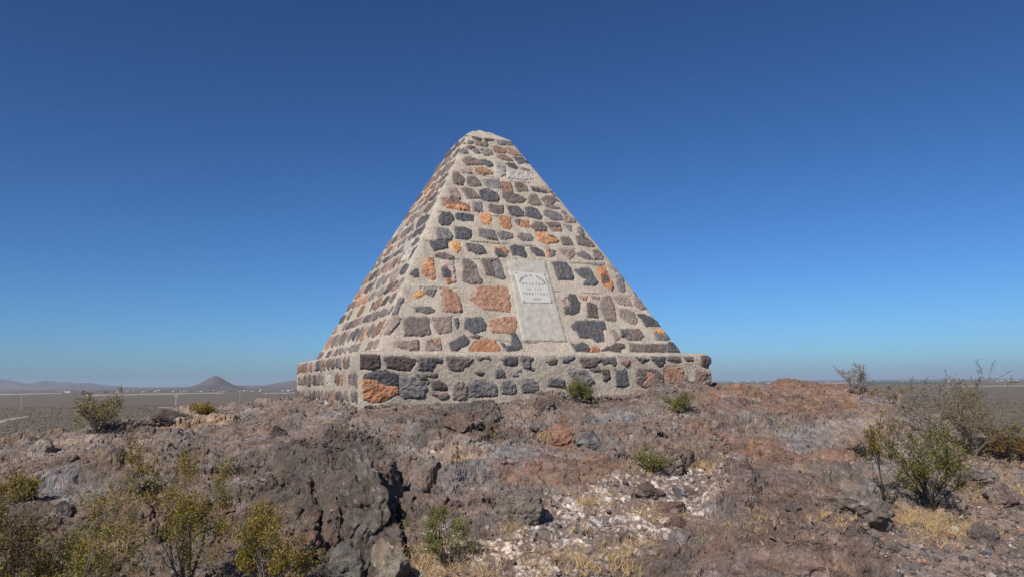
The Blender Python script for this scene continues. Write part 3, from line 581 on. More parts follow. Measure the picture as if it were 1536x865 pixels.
TILES['I'] = (840, 460, 6.92, '''T 505,235 555,235 625,320 570,365 530,310|B 630,235 820,232 865,300 830,345 710,345 670,315 630,310|D 630,235 680,235 690,300 630,310|Y 960,235 1120,235 1135,270 1040,285 975,262|G 970,270 1040,285 1135,272 1150,320 1100,345 1000,345|D 105,370 150,395 230,370 295,410 300,460 160,460|O 305,465 320,415 360,400 410,430 405,465
M 425,450 480,415 560,400 620,430 630,465|M 530,400 570,380 660,385 670,415 600,440|B 715,375 850,390 860,430 840,465 720,460|B 860,390 1100,385 1105,465 860,465|D 1115,370 1240,370 1275,430 1275,468 1115,465''')
PLINTH = {}
PLINTH['I'] = (840, 460, 6.92, '''D 25,540 110,525 155,515 155,540 100,550 30,575|B 200,530 380,520 430,550 360,620 245,630|D 430,545 580,525 585,590 570,620 530,580 450,595|P 620,520 720,545 730,600 680,615 640,580|C 640,560 720,550 725,600 680,610|D 790,520 930,540 850,575|D 945,515 1090,515 1090,550 1060,610 1015,610 960,550|B 1110,515 1255,515 1255,570 1200,580 1110,545|B 1285,520 1384,520 1384,560 1310,555
G 85,675 150,650 260,655 350,770 290,810 180,800|G 310,645 410,630 410,670 330,665|M 425,655 500,645 525,745 480,775 440,750 460,710|D 570,650 690,645 710,790 680,820 580,820|B 790,650 900,640 980,640 1060,710 1060,800 1000,835 840,825 790,770|R 890,670 960,680 950,760 890,810 850,800 910,730|R 1080,650 1120,620 1260,620 1300,740 1300,840 1140,835 1090,770''')
PLINTH['K'] = (890, 520, 7.68, '''M 1240,100 1340,100 1420,110 1420,245 1350,245 1260,225 1240,180|T 1160,250 1230,270 1420,290 1420,440 1200,445 1150,390|C 1230,280 1310,290 1330,360 1240,400|G 1065,345 1090,345 1090,450 1070,450''')
PLINTH['J'] = (520, 520, 7.68, '''M 150,90 380,90 375,230 300,260 150,240|M 430,120 520,100 700,120 810,165 740,275 600,265 470,240|D 830,140 870,125 1095,130 1095,175 1020,190 980,265 820,260|B 1140,110 1300,110 1450,140 1390,220 1350,225 1335,280 1240,270 1175,240|O 180,370 350,330 590,340 590,540 480,600 300,640 200,600|D 220,330 330,290 460,280 600,320 610,400 590,440 450,440 350,370 200,360
G 610,345 760,340 880,410 920,480 880,580 650,590 610,520|G 790,310 920,310 920,375 840,370|B 930,325 970,300 1050,305 1035,355 960,350|B 865,400 960,395 930,435|M 985,410 1060,390 1140,430 1160,500 1000,495|B 980,535 1150,525 1180,570 1100,600 1040,570|T 1235,400 1330,395 1380,450 1380,600 1300,625 1225,600''')
PLINTH['L'] = (700, 520, 7.68, '''G 30,430 70,400 200,390 330,430 355,480 350,565 240,570 30,580|D 405,145 460,120 580,115 580,190 560,210 450,205|G 605,105 680,110 770,125 730,160 730,240 660,240|B 920,165 980,135 1040,140 1030,190 960,205|D 1105,135 1180,130 1245,112 1248,130 1180,155 1160,178 1105,170|D 125,125 270,115 275,145 200,125 150,160|D 90,295 140,270 200,295 160,335|G 325,270 400,240 450,330 440,360 330,355
D 590,290 640,270 640,295|G 515,315 590,305 590,335 540,340|D 720,250 790,265 780,280|G 405,400 490,385 560,430 580,500 550,540 405,545|G 615,430 650,375 770,385 830,440 830,495 740,520 650,515|D 950,400 980,370 1130,380 1140,465 960,455 925,450''')
GROOVES = [[(676, 257), (720, 263), (760, 272), (800, 276)], [(638, 383), (690, 390), (758, 388), (815, 393), (880, 396), (935, 399)], [(630, 431), (690, 433), (758, 431)], [(828, 437), (900, 441), (960, 446)],
           [(598, 474), (640, 478), (680, 474)], [(650, 317), (700, 323), (760, 326), (800, 332)], [(640, 362), (720, 364), (800, 370), (880, 376)], [(700, 505), (780, 514), (850, 513)]]
def unproject(px, q0, ax, up):          # photo pixels -> (across, up) metres on a plane through q0 with unit axes ax, up
    nrm = np.cross(ax, up); d = rays(px); o = np.array([0, 0, EYE])
    P = o + d * (((q0 - o) @ nrm) / (d @ nrm))[:, None]
    return np.stack([(P - q0) @ ax, (P - q0) @ up], 1)
def parse(tiles, q0, ax, up):
    out = []
    for x0, y0, s, txt in tiles.values():
        for item in txt.replace('\n', '|').split('|'):
            k, *pts = item.split()
            v = ' '.join(pts).replace(',', ' ').split()
            v = v[:len(v) // 2 * 2]
            px = np.array(v, float).reshape(-1, 2) / s + np.array([x0, y0])
            out.append((k, unproject(px, q0, ax, up).astype(f32)))
    return out
def random_stones(W, Hh, rng, taper=None, course=0.24, wide=0.30):
    out = []; v = 0.03
    while v < Hh - 0.05:
        ch = course * rng.uniform(0.65, 1.2); hw = (W / 2) if taper is None else taper(v + ch / 2)
        u = -hw + rng.uniform(0.0, 0.08)
        while u < hw - 0.06:
            w = wide * rng.uniform(0.4, 1.5); w = min(w, hw - u)
            if rng.uniform() < 0.94 and w > 0.06:
                g = rng.uniform(0.012, 0.030); a, b, c, d = u + g, u + w - g, v + g * rng.uniform(.5, 1), v + ch - g * rng.uniform(.5, 1)
                if d - c > 0.04 and b - a > 0.03:
                    j = lambda s: rng.uniform(-s, s)
                    sx, sy = (b - a) * .16, (d - c) * .2
                    P = [(a + abs(j(sx)), c + abs(j(sy)) * 2), ((a + b) / 2 + j(sx), c + abs(j(sy))), (b - abs(j(sx)) * 2, c + abs(j(sy))), (b + j(sx * .3), (c + d) / 2 + j(sy)), (b - abs(j(sx)), d - abs(j(sy)) * 2), ((a + b) / 2 + j(sx), d - abs(j(sy))), (a + abs(j(sx)) * 2, d - abs(j(sy))), (a + j(sx * .3), (c + d) / 2 + j(sy))]
                    k = rng.choice(list('DDDDDDGGGGBBBBBBTTTTTMCCCRPLO'))
                    out.append((k, np.array(P, f32)))
                    if rng.uniform() < 0.15: out.append((rng.choice(list('OCDR')), (np.array(P[:5], f32) * 0.96 + np.array(P, f32).mean(0) * 0.04)))
            u += w
        v += ch
    return out
def stone_field(U, Vv, stones, seed, grooves=()):
    """relief (m) and colour of a masonry face on a grid of points"""
    shp = U.shape; u = U.ravel().astype(f32); v = Vv.ravel().astype(f32)
    wu = u + 0.010 * fbm2(u * 9, v * 9, 3, seed + 1) + 0.010 * fbm2(u * 30, v * 30, 3, seed + 2)
    wv = v + 0.010 * fbm2(u * 9 + 50, v * 9, 3, seed + 3) + 0.010 * fbm2(u * 30 + 50, v * 30, 3, seed + 4)
    mort = 0.010 * fbm2(u * 3.5, v * 5, 4, seed + 5) + 0.0045 * fbm2(u * 30, v * 30, 3, seed + 6)
    h = mort.copy(); mc = lin(MORTAR).astype(f32)
    tone = 1 + 0.22 * fbm2(u * 2, v * 1.2, 4, seed + 8) + 0.12 * fbm2(u * 12, v * 12, 3, seed + 9)
    streak = sstep(0.05, 0.5, fbm2(u * 9, v * 0.7, 4, seed + 12, 0.6)) * sstep(-0.3, 0.3, fbm2(u * 1.5, v * 1.5, 2, seed + 13))
    tone = tone * (1 - 0.20 * streak) * (1 - 0.16 * sstep(0.2, 0.5, fbm2(u * 4, v * 4, 4, seed + 14, 0.65)))
    col = mc[None] * tone[:, None]
    for P in grooves:
        b = np.full(u.shape, 9, f32)
        for k in range(len(P) - 1):
            ex, ey = P[k + 1] - P[k]; t = np.clip(((wu - P[k, 0]) * ex + (wv - P[k, 1]) * ey) / (ex * ex + ey * ey), 0, 1)
            dd = np.hypot(wu - P[k, 0] - t * ex, wv - P[k, 1] - t * ey)
            b = np.minimum(b, dd)
        on = sstep(-0.25, 0.15, noise2(u * 4, v * 4, seed + 11))
        h -= 0.022 * np.exp(-(b / 0.009) ** 2) * on
    rough = 0.013 * fbm2(u * 11, v * 13, 4, seed + 21, 0.6, True) + 0.004 * fbm2(u * 45, v * 45, 3, seed + 23, 0.6)
    spk = fbm2(u * 22, v * 22, 4, seed + 25, 0.7); spk2 = fbm2(u * 7 + 3, v * 7, 4, seed + 27, 0.6)
    smear = fbm2(u * 5 + 8, v * 6, 4, seed + 33, 0.6) - 0.05
    rng = np.random.RandomState(seed + 99)
    for k, P in stones:
        lo = P.min(0) - 0.06; hi = P.max(0) + 0.06
        m = np.nonzero((u > lo[0]) & (u < hi[0]) & (v > lo[1]) & (v < hi[1]))[0]
        base = lin(PAL['Y' if k == 'Y2' else k]).astype(f32)
        if k == 'Y2': base = lin((186, 146, 108)).astype(f32)
        jit = rng.uniform(0.85, 1.15); lift = rng.uniform(-0.008, 0.007); tx, ty = rng.uniform(-.06, .06, 2)
        if not len(m): continue
        d = poly_sdf(P, wu[m], wv[m]) + 0.009 - 0.022 * np.maximum(0, smear[m])
        c = P.mean(0)
        w = sstep(-0.006, 0.006, d)
        lvl = lift + 1.25 * rough[m] + tx * (u[m] - c[0]) + ty * (v[m] - c[1]) + 0.007 * sstep(0.0, 0.03, d)
        h[m] = h[m] * (1 - w) + np.maximum(lvl, -0.02) * w - 0.007 * np.exp(-(d / 0.006) ** 2)
        var = jit * (1 + 0.50 * spk[m] + 0.45 * spk2[m])
        k2 = lin(PAL[rng.choice(list('BTGMCT'))]).astype(f32); q2 = (0.38 * sstep(0.0, 0.35, spk2[m] * rng.choice([-1, 1]) + 0.4 * spk[m]))[:, None]
        cc = (base[None] * (1 - q2) + k2[None] * q2) * var[:, None]; cc = cc * 0.94 + 0.06 * mc[None]
        if k in 'RO': cc = cc * (1 - 0.35 * sstep(0.15, 0.5, spk[m])[:, None]) + 0.35 * sstep(0.15, 0.5, spk[m])[:, None] * lin((190, 165, 145)).astype(f32)
        if k == 'D': cc = cc * (1 - 0.25 * sstep(0.1, 0.5, spk2[m])[:, None]) + 0.25 * sstep(0.1, 0.5, spk2[m])[:, None] * lin((120, 115, 112)).astype(f32)
        w = w[:, None]; col[m] = col[m] * (1 - w) + cc * w
    return h.reshape(shp), (col * f32(0.80)).reshape(shp + (3,))
def half_w(t):                     # half width of the pyramid at height fraction t
    return HB * (1 - t) + CAP * t + 0.035 * np.sin(np.pi * np.clip(t, 0, 1)) * (1 - 0.35 * t)
SL = math.hypot(PH_, HB - CAP)
def pyramid_body():
    nv = 470; t = np.linspace(0, 1, nv); Vs, Qs, Cs = [], [], []; off = 0
    tilt = (HB - CAP) / PH_; edges = {}
    faces = []
    for fi, (ax, out) in enumerate(DIRS):
        nu = {0: 560, 3: 420}.get(fi, 140)
        s = np.linspace(-1, 1, nu); S, T = np.meshgrid(s, t); hw = half_w(T); U = S * hw; Vv = T * SL
        up = (np.array([0, 0, 1.0]) * PH_ - out * (HB - CAP)) / SL; q0 = PC + out * HB
        if fi == 0: st = parse(TILES, q0, ax, up); gr = [unproject(np.array(g, float), q0, ax, up).astype(f32) for g in GROOVES]
        else: st = random_stones(2 * HB, SL - 0.12, np.random.RandomState(40 + fi), lambda v: HB * (1 - v / SL) + CAP * v / SL, 0.235, 0.32); gr = []
        h, c = stone_field(U, Vv, st, 500 + fi * 60, gr)
        faces.append([S, T, hw, U, h, c, ax, out, nu])
    for fi in range(4):            # the two faces of an arris share its relief and colour
        a, b = faces[fi], faces[(fi + 1) % 4]      # right end of a meets left end of b
        m = np.clip(0.5 * (a[4][:, -1] + b[4][:, 0]), -0.008, 0.012); cm = 0.5 * (a[5][:, -1] + b[5][:, 0])
        for F, sgn, j in ((a, 1, -1), (b, -1, 0)):
            w = np.exp(-np.maximum(0, (F[2] - sgn * F[3])) / 0.03)
            F[4] = F[4] + w * (m - F[4][:, j])[:, None]; F[4][:, j] = m
            F[5] = F[5].copy(); F[5][:, j] = cm
    for F in faces:
        S, T, hw, U, h, c, ax, out, nu = F
        h = h * (1 - sstep(0.985, 1.0, T)) + 0.0
        h = np.where(T < 0.004, np.minimum(h, 0.0), h)
        n0 = out + np.array([0, 0, tilt]); n0 = n0 / np.linalg.norm(n0)
        wl = np.exp(-((hw + U) / 0.05)) * 0.5; wr = np.exp(-((hw - U) / 0.05)) * 0.5
        i = [k for k in range(4) if DIRS[k][1] is out][0]
        nl = DIRS[(i - 1) % 4][1] + np.array([0, 0, tilt]); nr_ = DIRS[(i + 1) % 4][1] + np.array([0, 0, tilt])
        N = n0 * (1 - wl - wr)[..., None] + nl / np.linalg.norm(nl) * wl[..., None] + nr_ / np.linalg.norm(nr_) * wr[..., None]
        rc = 0.030 * (np.exp(-((hw + U) / 0.035)) + np.exp(-((hw - U) / 0.035)))        # arrises rounded by the mortar
        P = PC + ax * U[..., None] + out * hw[..., None] + np.array([0, 0, PH_]) * T[..., None] + N * (h - rc)[..., None]
        Vs.append(P.reshape(-1, 3)); Cs.append(c.reshape(-1, 3)); Qs.append(grid_quads(nv, nu, off)); off += nv * nu
    # rounded mortar cap
    nq, na = 26, 96; q = np.linspace(0, 1, nq); a = np.linspace(0, 2 * math.pi, na + 1)[:-1]
    Q, A = np.meshgrid(q, a, indexing='ij')
    sq = 1 / np.maximum(np.abs(np.cos(A)), np.abs(np.sin(A))); 
    shape = (1 - Q ** 3) * 1.12 + Q ** 3 * sq
    shape = np.where(Q > 0.999, sq, np.minimum(shape, sq))
    r = half_w(np.array(1.0)) * Q * shape
    ax, ay = np.cos(A) * r, np.sin(A) * r
    z = PH_ + 0.20 * (1 - Q ** 2.2) + 0.035 * fbm2(ax * 7, ay * 7, 4, 77) * (1 - Q ** 4)
    P = PC + E1 * ax[..., None] + E2 * ay[..., None] + np.array([0, 0, 1]) * z[..., None]
    rim = Q > 0.999
    P[rim] -= np.array([0, 0, 0.004])
    Vs.append(P.reshape(-1, 3)); Cs.append(np.repeat((lin(MORTAR) * 0.82)[None], nq * na, 0) * (1 + 0.12 * fbm2(ax * 8, ay * 8, 3, 78).reshape(-1, 1))); Qs.append(grid_quads(nq, na, off, True))
    return mesh_obj('pyramid', np.concatenate(Vs) - MON0, np.concatenate(Qs), mats=M_MASON, parent=mon, col=np.concatenate(Cs))
pyramid_body()
def plinth_body():
    nv = 150; Vs, Qs, Cs = [], [], []; off = 0; hw = PA / 2; faces = []
    v = np.linspace(-PLH, 0, nv)
    for fi, (ax, out) in enumerate(DIRS):
        nu = {0: 620, 3: 440}.get(fi, 150)
        u = np.linspace(-hw, hw, nu); U, Vv = np.meshgrid(u, v); q0 = PC + out * hw
        if fi == 0: st = parse(PLINTH, q0, ax, np.array([0, 0, 1.0]))
        else: st = [(k, p - np.array([0, PLH], f32)) for k, p in random_stones(PA, PLH + 0.10, np.random.RandomState(70 + fi), None, 0.19, 0.24)]
        h, c = stone_field(U, Vv, st, 900 + fi * 60)
        faces.append([U, Vv, h, c, ax, out, nu])
    for fi in range(4):
        a, b = faces[fi], faces[(fi + 1) % 4]
        m = 0.5 * (a[2][:, -1] + b[2][:, 0]); cm = 0.5 * (a[3][:, -1] + b[3][:, 0])
        if fi == 0:                # the far right corner has two stones bulging out
            bump = 0.05 * (np.exp(-((v + 0.085) / 0.055) ** 4) + 0.7 * np.exp(-((v + 0.29) / 0.09) ** 4)); m = m + bump
        for F, sgn, j in ((a, 1, -1), (b, -1, 0)):
            w = np.exp(-np.maximum(0, hw - sgn * F[0]) / (0.10 if fi == 0 else 0.03))
            F[2] = F[2] + w * (m - F[2][:, j])[:, None]; F[2][:, j] = m
            F[3] = F[3].copy(); F[3][:, j] = cm
    for i, F in enumerate(faces):
        U, Vv, h, c, ax, out, nu = F
        wl = np.exp(-((hw + U) / 0.05)) * 0.5; wr = np.exp(-((hw - U) / 0.05)) * 0.5
        N = out * (1 - wl - wr)[..., None] + DIRS[(i - 1) % 4][1] * wl[..., None] + DIRS[(i + 1) % 4][1] * wr[..., None]
        rc = 0.035 * (np.exp(-((hw + U) / 0.04)) + np.exp(-((hw - U) / 0.04))) + 0.03 * np.exp(Vv / 0.02)
        drop = 0.012 * fbm2(U * 4 + i * 9, U * 0, 3, 660) * np.exp(Vv / 0.03)
        P = PC + ax * U[..., None] + out * hw + np.array([0, 0, 1.0]) * (Vv + drop)[..., None] + N * (h - rc)[..., None]
        F.append(P)
        Vs.append(P.reshape(-1, 3)); Cs.append(c.reshape(-1, 3)); Qs.append(grid_quads(nv, nu, off)); off += nv * nu
    # mortared top ledge, sloping up a little to the pyramid's foot
    for i, F in enumerate(faces):
        P = F[-1]; ax, out, nu = F[4], F[5], F[6]; top = P[-1]; k = 24; s = np.linspace(0, 1, k)[:, None, None]
        u = F[0][-1]; inner = PC + ax * (u * (HB - 0.06) / hw)[:, None] + out * (HB - 0.06) + np.array([0, 0, 0.014])
        S = top[None] * (1 - s) + inner[None] * s
        S[..., 2] += 0.010 * fbm2(S[..., 0] * 9, S[..., 1] * 9, 3, 690) * np.minimum(1, s[..., 0] * 6)
        S[1:, :, 2] += 0.004
        mc = (lin(MORTAR) * 0.80)[None] * (1 + 0.15 * fbm2(S[..., 0].ravel() * 6, S[..., 1].ravel() * 6, 4, 691))[:, None]
        Vs.append(S.reshape(-1, 3)); Cs.append(mc); Qs.append(grid_quads(k, nu, off)); off += k * nu
    return mesh_obj('plinth', np.concatenate(Vs) - MON0, np.concatenate(Qs), mats=M_MASON, parent=mon, col=np.concatenate(Cs))
plinth_body()

# concrete panel with the marble plaque, lying on the front face
AX, OUT = DIRS[0]; UPV = (np.array([0, 0, 1.0]) * PH_ - OUT * (HB - CAP)) / SL; NRM = np.cross(AX, UPV); Q0 = PC + OUT * HB
def bulge(v): t = v / SL; return (half_w(t) - (HB * (1 - t) + CAP * t)) * PH_ / SL
def slab(name, px, out_d, in_d, mat, rough, seed, parent, bevel=0.012):
    """a thin slab with real thickness, its outline given on the front face"""
    P = unproject(np.array(px, float), Q0, AX, UPV)
    n = 70; u0, v0 = P.min(0) - 0.03; u1, v1 = P.max(0) + 0.03
    S, T = np.meshgrid(np.linspace(0, 1, n), np.linspace(0, 1, n))
    a, b, c, d = [P[i] for i in range(4)]       # bottom-left, bottom-right, top-right, top-left
    UV = (a * (1 - S)[..., None] + b * S[..., None]) * (1 - T)[..., None] + (d * (1 - S)[..., None] + c * S[..., None]) * T[..., None]
    ed = np.minimum(np.minimum(S, 1 - S), np.minimum(T, 1 - T))
    wob = rough * 4 * np.stack([fbm2(UV[..., 0] * 7, UV[..., 1] * 7, 3, seed), fbm2(UV[..., 0] * 7 + 9, UV[..., 1] * 7, 3, seed + 1)], -1) * np.exp(-ed / 0.03)[..., None]
    UV = UV + wob
    h = out_d + rough * fbm2(UV[..., 0] * 12, UV[..., 1] * 12, 4, seed + 2) - bevel * np.exp(-ed / 0.02)
    h = np.where(ed <= 0, in_d, h) + bulge(UV[..., 1])
    W = Q0 + AX * UV[..., :1] + UPV * UV[..., 1:] + NRM * h[..., None]
    back = W - NRM * 0.0
    return mesh_obj(name, W.reshape(-1, 3) - MON0, grid_quads(n, n), mats=mat, parent=parent)
M_CONC = plain_mat('grey_concrete', (0.41, 0.375, 0.31), 0.2, 14, 70, 0.4, 0.01)
M_MARBLE = plain_mat('white_marble', (0.50, 0.475, 0.42), 0.06, 10, 60, 0.1, 0.004, 0.6)
M_INK = plain_mat('dark_incised_letter', (0.055, 0.055, 0.05), 0.2, 30)
M_BOLT = plain_mat('rusty_bolt', (0.30, 0.22, 0.11), 0.3, 60)
slab('concrete_panel', [(783, 513.5), (850, 514), (816, 392), (758, 388.5)], 0.020, -0.03, M_CONC, 0.006, 31, mon)
PLQ = [(782, 457), (827, 457.5), (815.5, 413), (769, 410)]
plq = slab('plaque', PLQ, 0.029, 0.005, M_MARBLE, 0.0006, 41, mon, 0.004)
pq = unproject(np.array(PLQ, float), Q0, AX, UPV)
def on_plaque(s, t, lift):
    uv = (pq[0] * (1 - s) + pq[1] * s) * (1 - t) + (pq[3] * (1 - s) + pq[2] * s) * t
    return Q0 + AX * uv[0] + UPV * uv[1] + NRM * (lift + bulge(uv[1])) - MON0
def text_mesh(ch, size):
    cu = bpy.data.curves.new('inscription_text', 'FONT'); cu.body = ch; cu.size = size; cu.align_x = 'CENTER'; cu.align_y = 'CENTER'; cu.offset = 0.0; cu.resolution_u = 3
    ob = bpy.data.objects.new('inscription_text', cu); C.objects.link(ob); dg = bpy.context.evaluated_depsgraph_get()
    me = bpy.data.meshes.new_from_object(ob.evaluated_get(dg)); C.objects.unlink(ob); bpy.data.objects.remove(ob); bpy.data.curves.remove(cu)
    v = [tuple(x.co) for x in me.vertices]; fs = [tuple(p.vertices) for p in me.polygons]; bpy.data.meshes.remove(me); return v, fs
PW = np.linalg.norm(pq[1] - pq[0]); PHt = np.linalg.norm(pq[3] - pq[0])
def inscription():
    LV, LF = [], []
    def line(items):
        V, Fs = [], []
        for ch, s, t, ang, size in items:
            v, fs = text_mesh(ch, size); o = len(V); ca, sa = math.cos(ang), math.sin(ang)
            for x, y, z in v: V.append(on_plaque(s + (x * ca - y * sa) / PW, t + (x * sa + y * ca) / PHt, 0.0305))
            for q in fs: Fs.append(tuple(i + o for i in q))
        o = len(LV); LV.extend(tuple(v) for v in V); LF.extend(tuple(i + o for i in f) for f in Fs)
    word = 'CHARLES D. POSTON'; n = len(word); it = []
    for i, ch in enumerate(word):
        a = math.radians(74) * (0.5 - i / (n - 1)) * 2
        if ch != ' ': it.append((ch, 0.5 - 0.41 * math.sin(a), 0.57 + 0.31 * math.cos(a), a * 0.95, 0.047))
    line(it)
    for w, t, sz, sp in (('ERECTED', 0.60, 0.046, 0.072), ('BY THE', 0.435, 0.036, 0.056), ('TERRITORY', 0.285, 0.044, 0.066), ('1907', 0.12, 0.050, 0.052)):
        k = len(w); line([(ch, 0.5 + (i - (k - 1) / 2) * sp / PW * 0.62, t, 0, sz) for i, ch in enumerate(w) if ch != ' '])
    old = plq.data; pv = [tuple(v.co) for v in old.vertices]; pf = [tuple(p.vertices) for p in old.polygons]; n0 = len(pv)
    me = bpy.data.meshes.new('plaque'); me.from_pydata(pv + LV, [], pf + [tuple(i + n0 for i in f) for f in LF])
    me.materials.append(M_MARBLE); me.materials.append(M_INK)
    me.polygons.foreach_set('material_index', np.array([0] * len(pf) + [1] * len(LF), np.int32)); me.polygons.foreach_set('use_smooth', np.array([True] * len(pf) + [False] * len(LF)))
    plq.data = me; bpy.data.meshes.remove(old)
inscription()
for s, t in ((0.045, 0.05), (0.955, 0.05), (0.045, 0.95), (0.955, 0.95)):
    V, Fq = [], []; c = on_plaque(s, t, 0.0)
    k = 10
    for r, hgt in ((0.011, 0.027), (0.011, 0.032), (0.008, 0.036), (0.0005, 0.038)):
        for j in range(k): a = 2 * math.pi * j / k; V.append(c + (AX * math.cos(a) + UPV * math.sin(a)) * r + NRM * hgt)
    mesh_obj('bolt', np.array(V), grid_quads(4, k, 0, True), mats=M_BOLT, parent=plq)

# ------------------------------------------------------------------ boulders and loose stones
def ico(sub):
    import bmesh
    bm = bmesh.new(); bmesh.ops.create_icosphere(bm, subdivisions=sub, radius=1)
    v = np.array([x.co[:] for x in bm.verts], f32); f = np.array([[w.index for w in q.verts] for q in bm.faces], np.int32); bm.free(); return v, f
ICO = {k: ico(k) for k in (1, 2, 3, 5, 6)}
def rock_shape(sub, seed, cuts=9, rough=0.06, keep=0.62):
    v, f = ICO[sub]; v = v.copy(); rng = np.random.RandomState(seed)
    for k in range(cuts):
        n = rng.normal(size=3); n /= np.linalg.norm(n); d = rng.uniform(keep, 0.95)
        s = v @ n; v -= np.maximum(s - d, 0)[:, None] * n[None] * 0.97
    o = rng.uniform(0, 99, 3)
    nv = v / np.linalg.norm(v, axis=1, keepdims=True)
    q = fbm3(v[:, 0] * 1.6 + o[0], v[:, 1] * 1.6 + o[1], v[:, 2] * 1.6 + o[2], 3, seed) * 0.16
    if sub >= 3:
        a, b, c = v[:, 0] + o[0], v[:, 1] + o[1], v[:, 2] + o[2]
        q = q + rough * 1.3 * fbm3(a * 3.2, b * 3.2, c * 4.2, 3, seed + 3, 0.55) + rough * 0.8 * fbm3(a * 9, b * 9, c * 11, 4, seed + 5, 0.65)
        st = (c * 3.1 + a * 0.6 + 0.5 * noise3(a * 2, b * 2, c * 2, seed + 7)); fr = st - np.floor(st); q = q - rough * 0.8 * np.exp(-((fr - 0.5) / 0.07) ** 2) * sstep(-0.2, 0.3, noise3(a * 1.5, b * 1.5, c * 1.5, seed + 8))
        fq, eq, _r = facets3(a * 2.6, b * 2.6, c * 3.0, seed + 21); q = q + rough * 0.9 * fq * sstep(0, 0.1, eq)
    return v + nv * q[:, None], f
def boulder(name, px, w, hgt, col, label, seed, depth=None, sink=0.42, rotz=0.0, tilt=0.0, cuts=16, sub=6, pos=None, rough=0.10, second=None):
    p = ground_at(px) if pos is None else pos
    v, f = rock_shape(sub, seed, cuts, rough, 0.48)
    dpt = depth or w * 0.8
    sz = np.array([w / 2, dpt / 2, hgt / 2 / (1 - sink * 0.8)], f32) * 1.22
    v = v * sz
    ct, st_ = math.cos(tilt), math.sin(tilt); v = np.stack([v[:, 0] * ct - v[:, 2] * st_, v[:, 1], v[:, 0] * st_ + v[:, 2] * ct], 1)
    cz, sz_ = math.cos(rotz), math.sin(rotz); v = np.stack([v[:, 0] * cz - v[:, 1] * sz_, v[:, 0] * sz_ + v[:, 1] * cz, v[:, 2]], 1)
    X, Y, Z = v[:, 0] + seed, v[:, 1], v[:, 2]
    n = fbm3(X * 9, Y * 9, Z * 9, 4, seed + 9, 0.65); n4 = fbm3(X * 30, Y * 30, Z * 30, 3, seed + 11, 0.65); n5 = fbm3(X * 5, Y * 5, Z * 5 + 3, 3, seed + 13, 0.6)
    c = np.repeat(lin(col).astype(f32)[None], len(v), 0)
    def bl(w2, k): return c * (1 - w2[:, None]) + lin(k).astype(f32)[None] * w2[:, None]
    c = bl(sstep(0.05, 0.4, n5) * 0.45, (128, 122, 120)); c = bl(sstep(0.1, 0.4, -n) * 0.4, (120, 100, 90))
    if second is not None:
        n2 = fbm3(X * 4, Y * 4, Z * 4 + 7, 4, seed + 19, 0.6); c = bl(sstep(-0.05, 0.25, n2) * 0.8, second)
    c = bl(sstep(0.25, 0.5, n4 + 0.3 * n) * 0.4, (172, 160, 150))
    c = c * (1 + 0.35 * n + 0.3 * n4)[:, None] * np.array([1.0, 0.97, 0.9], f32)
    o = mesh_obj(name, v, None, f, mats=M_ROCK, col=c)
    o.location = (float(p[0]), float(p[1] + dpt * 0.2), float(p[2] + hgt * (0.5 - sink)))
    return tag(o, label, 'boulder' if w > 0.3 else 'rock', 'boulders and rocks lying on the outcrop')
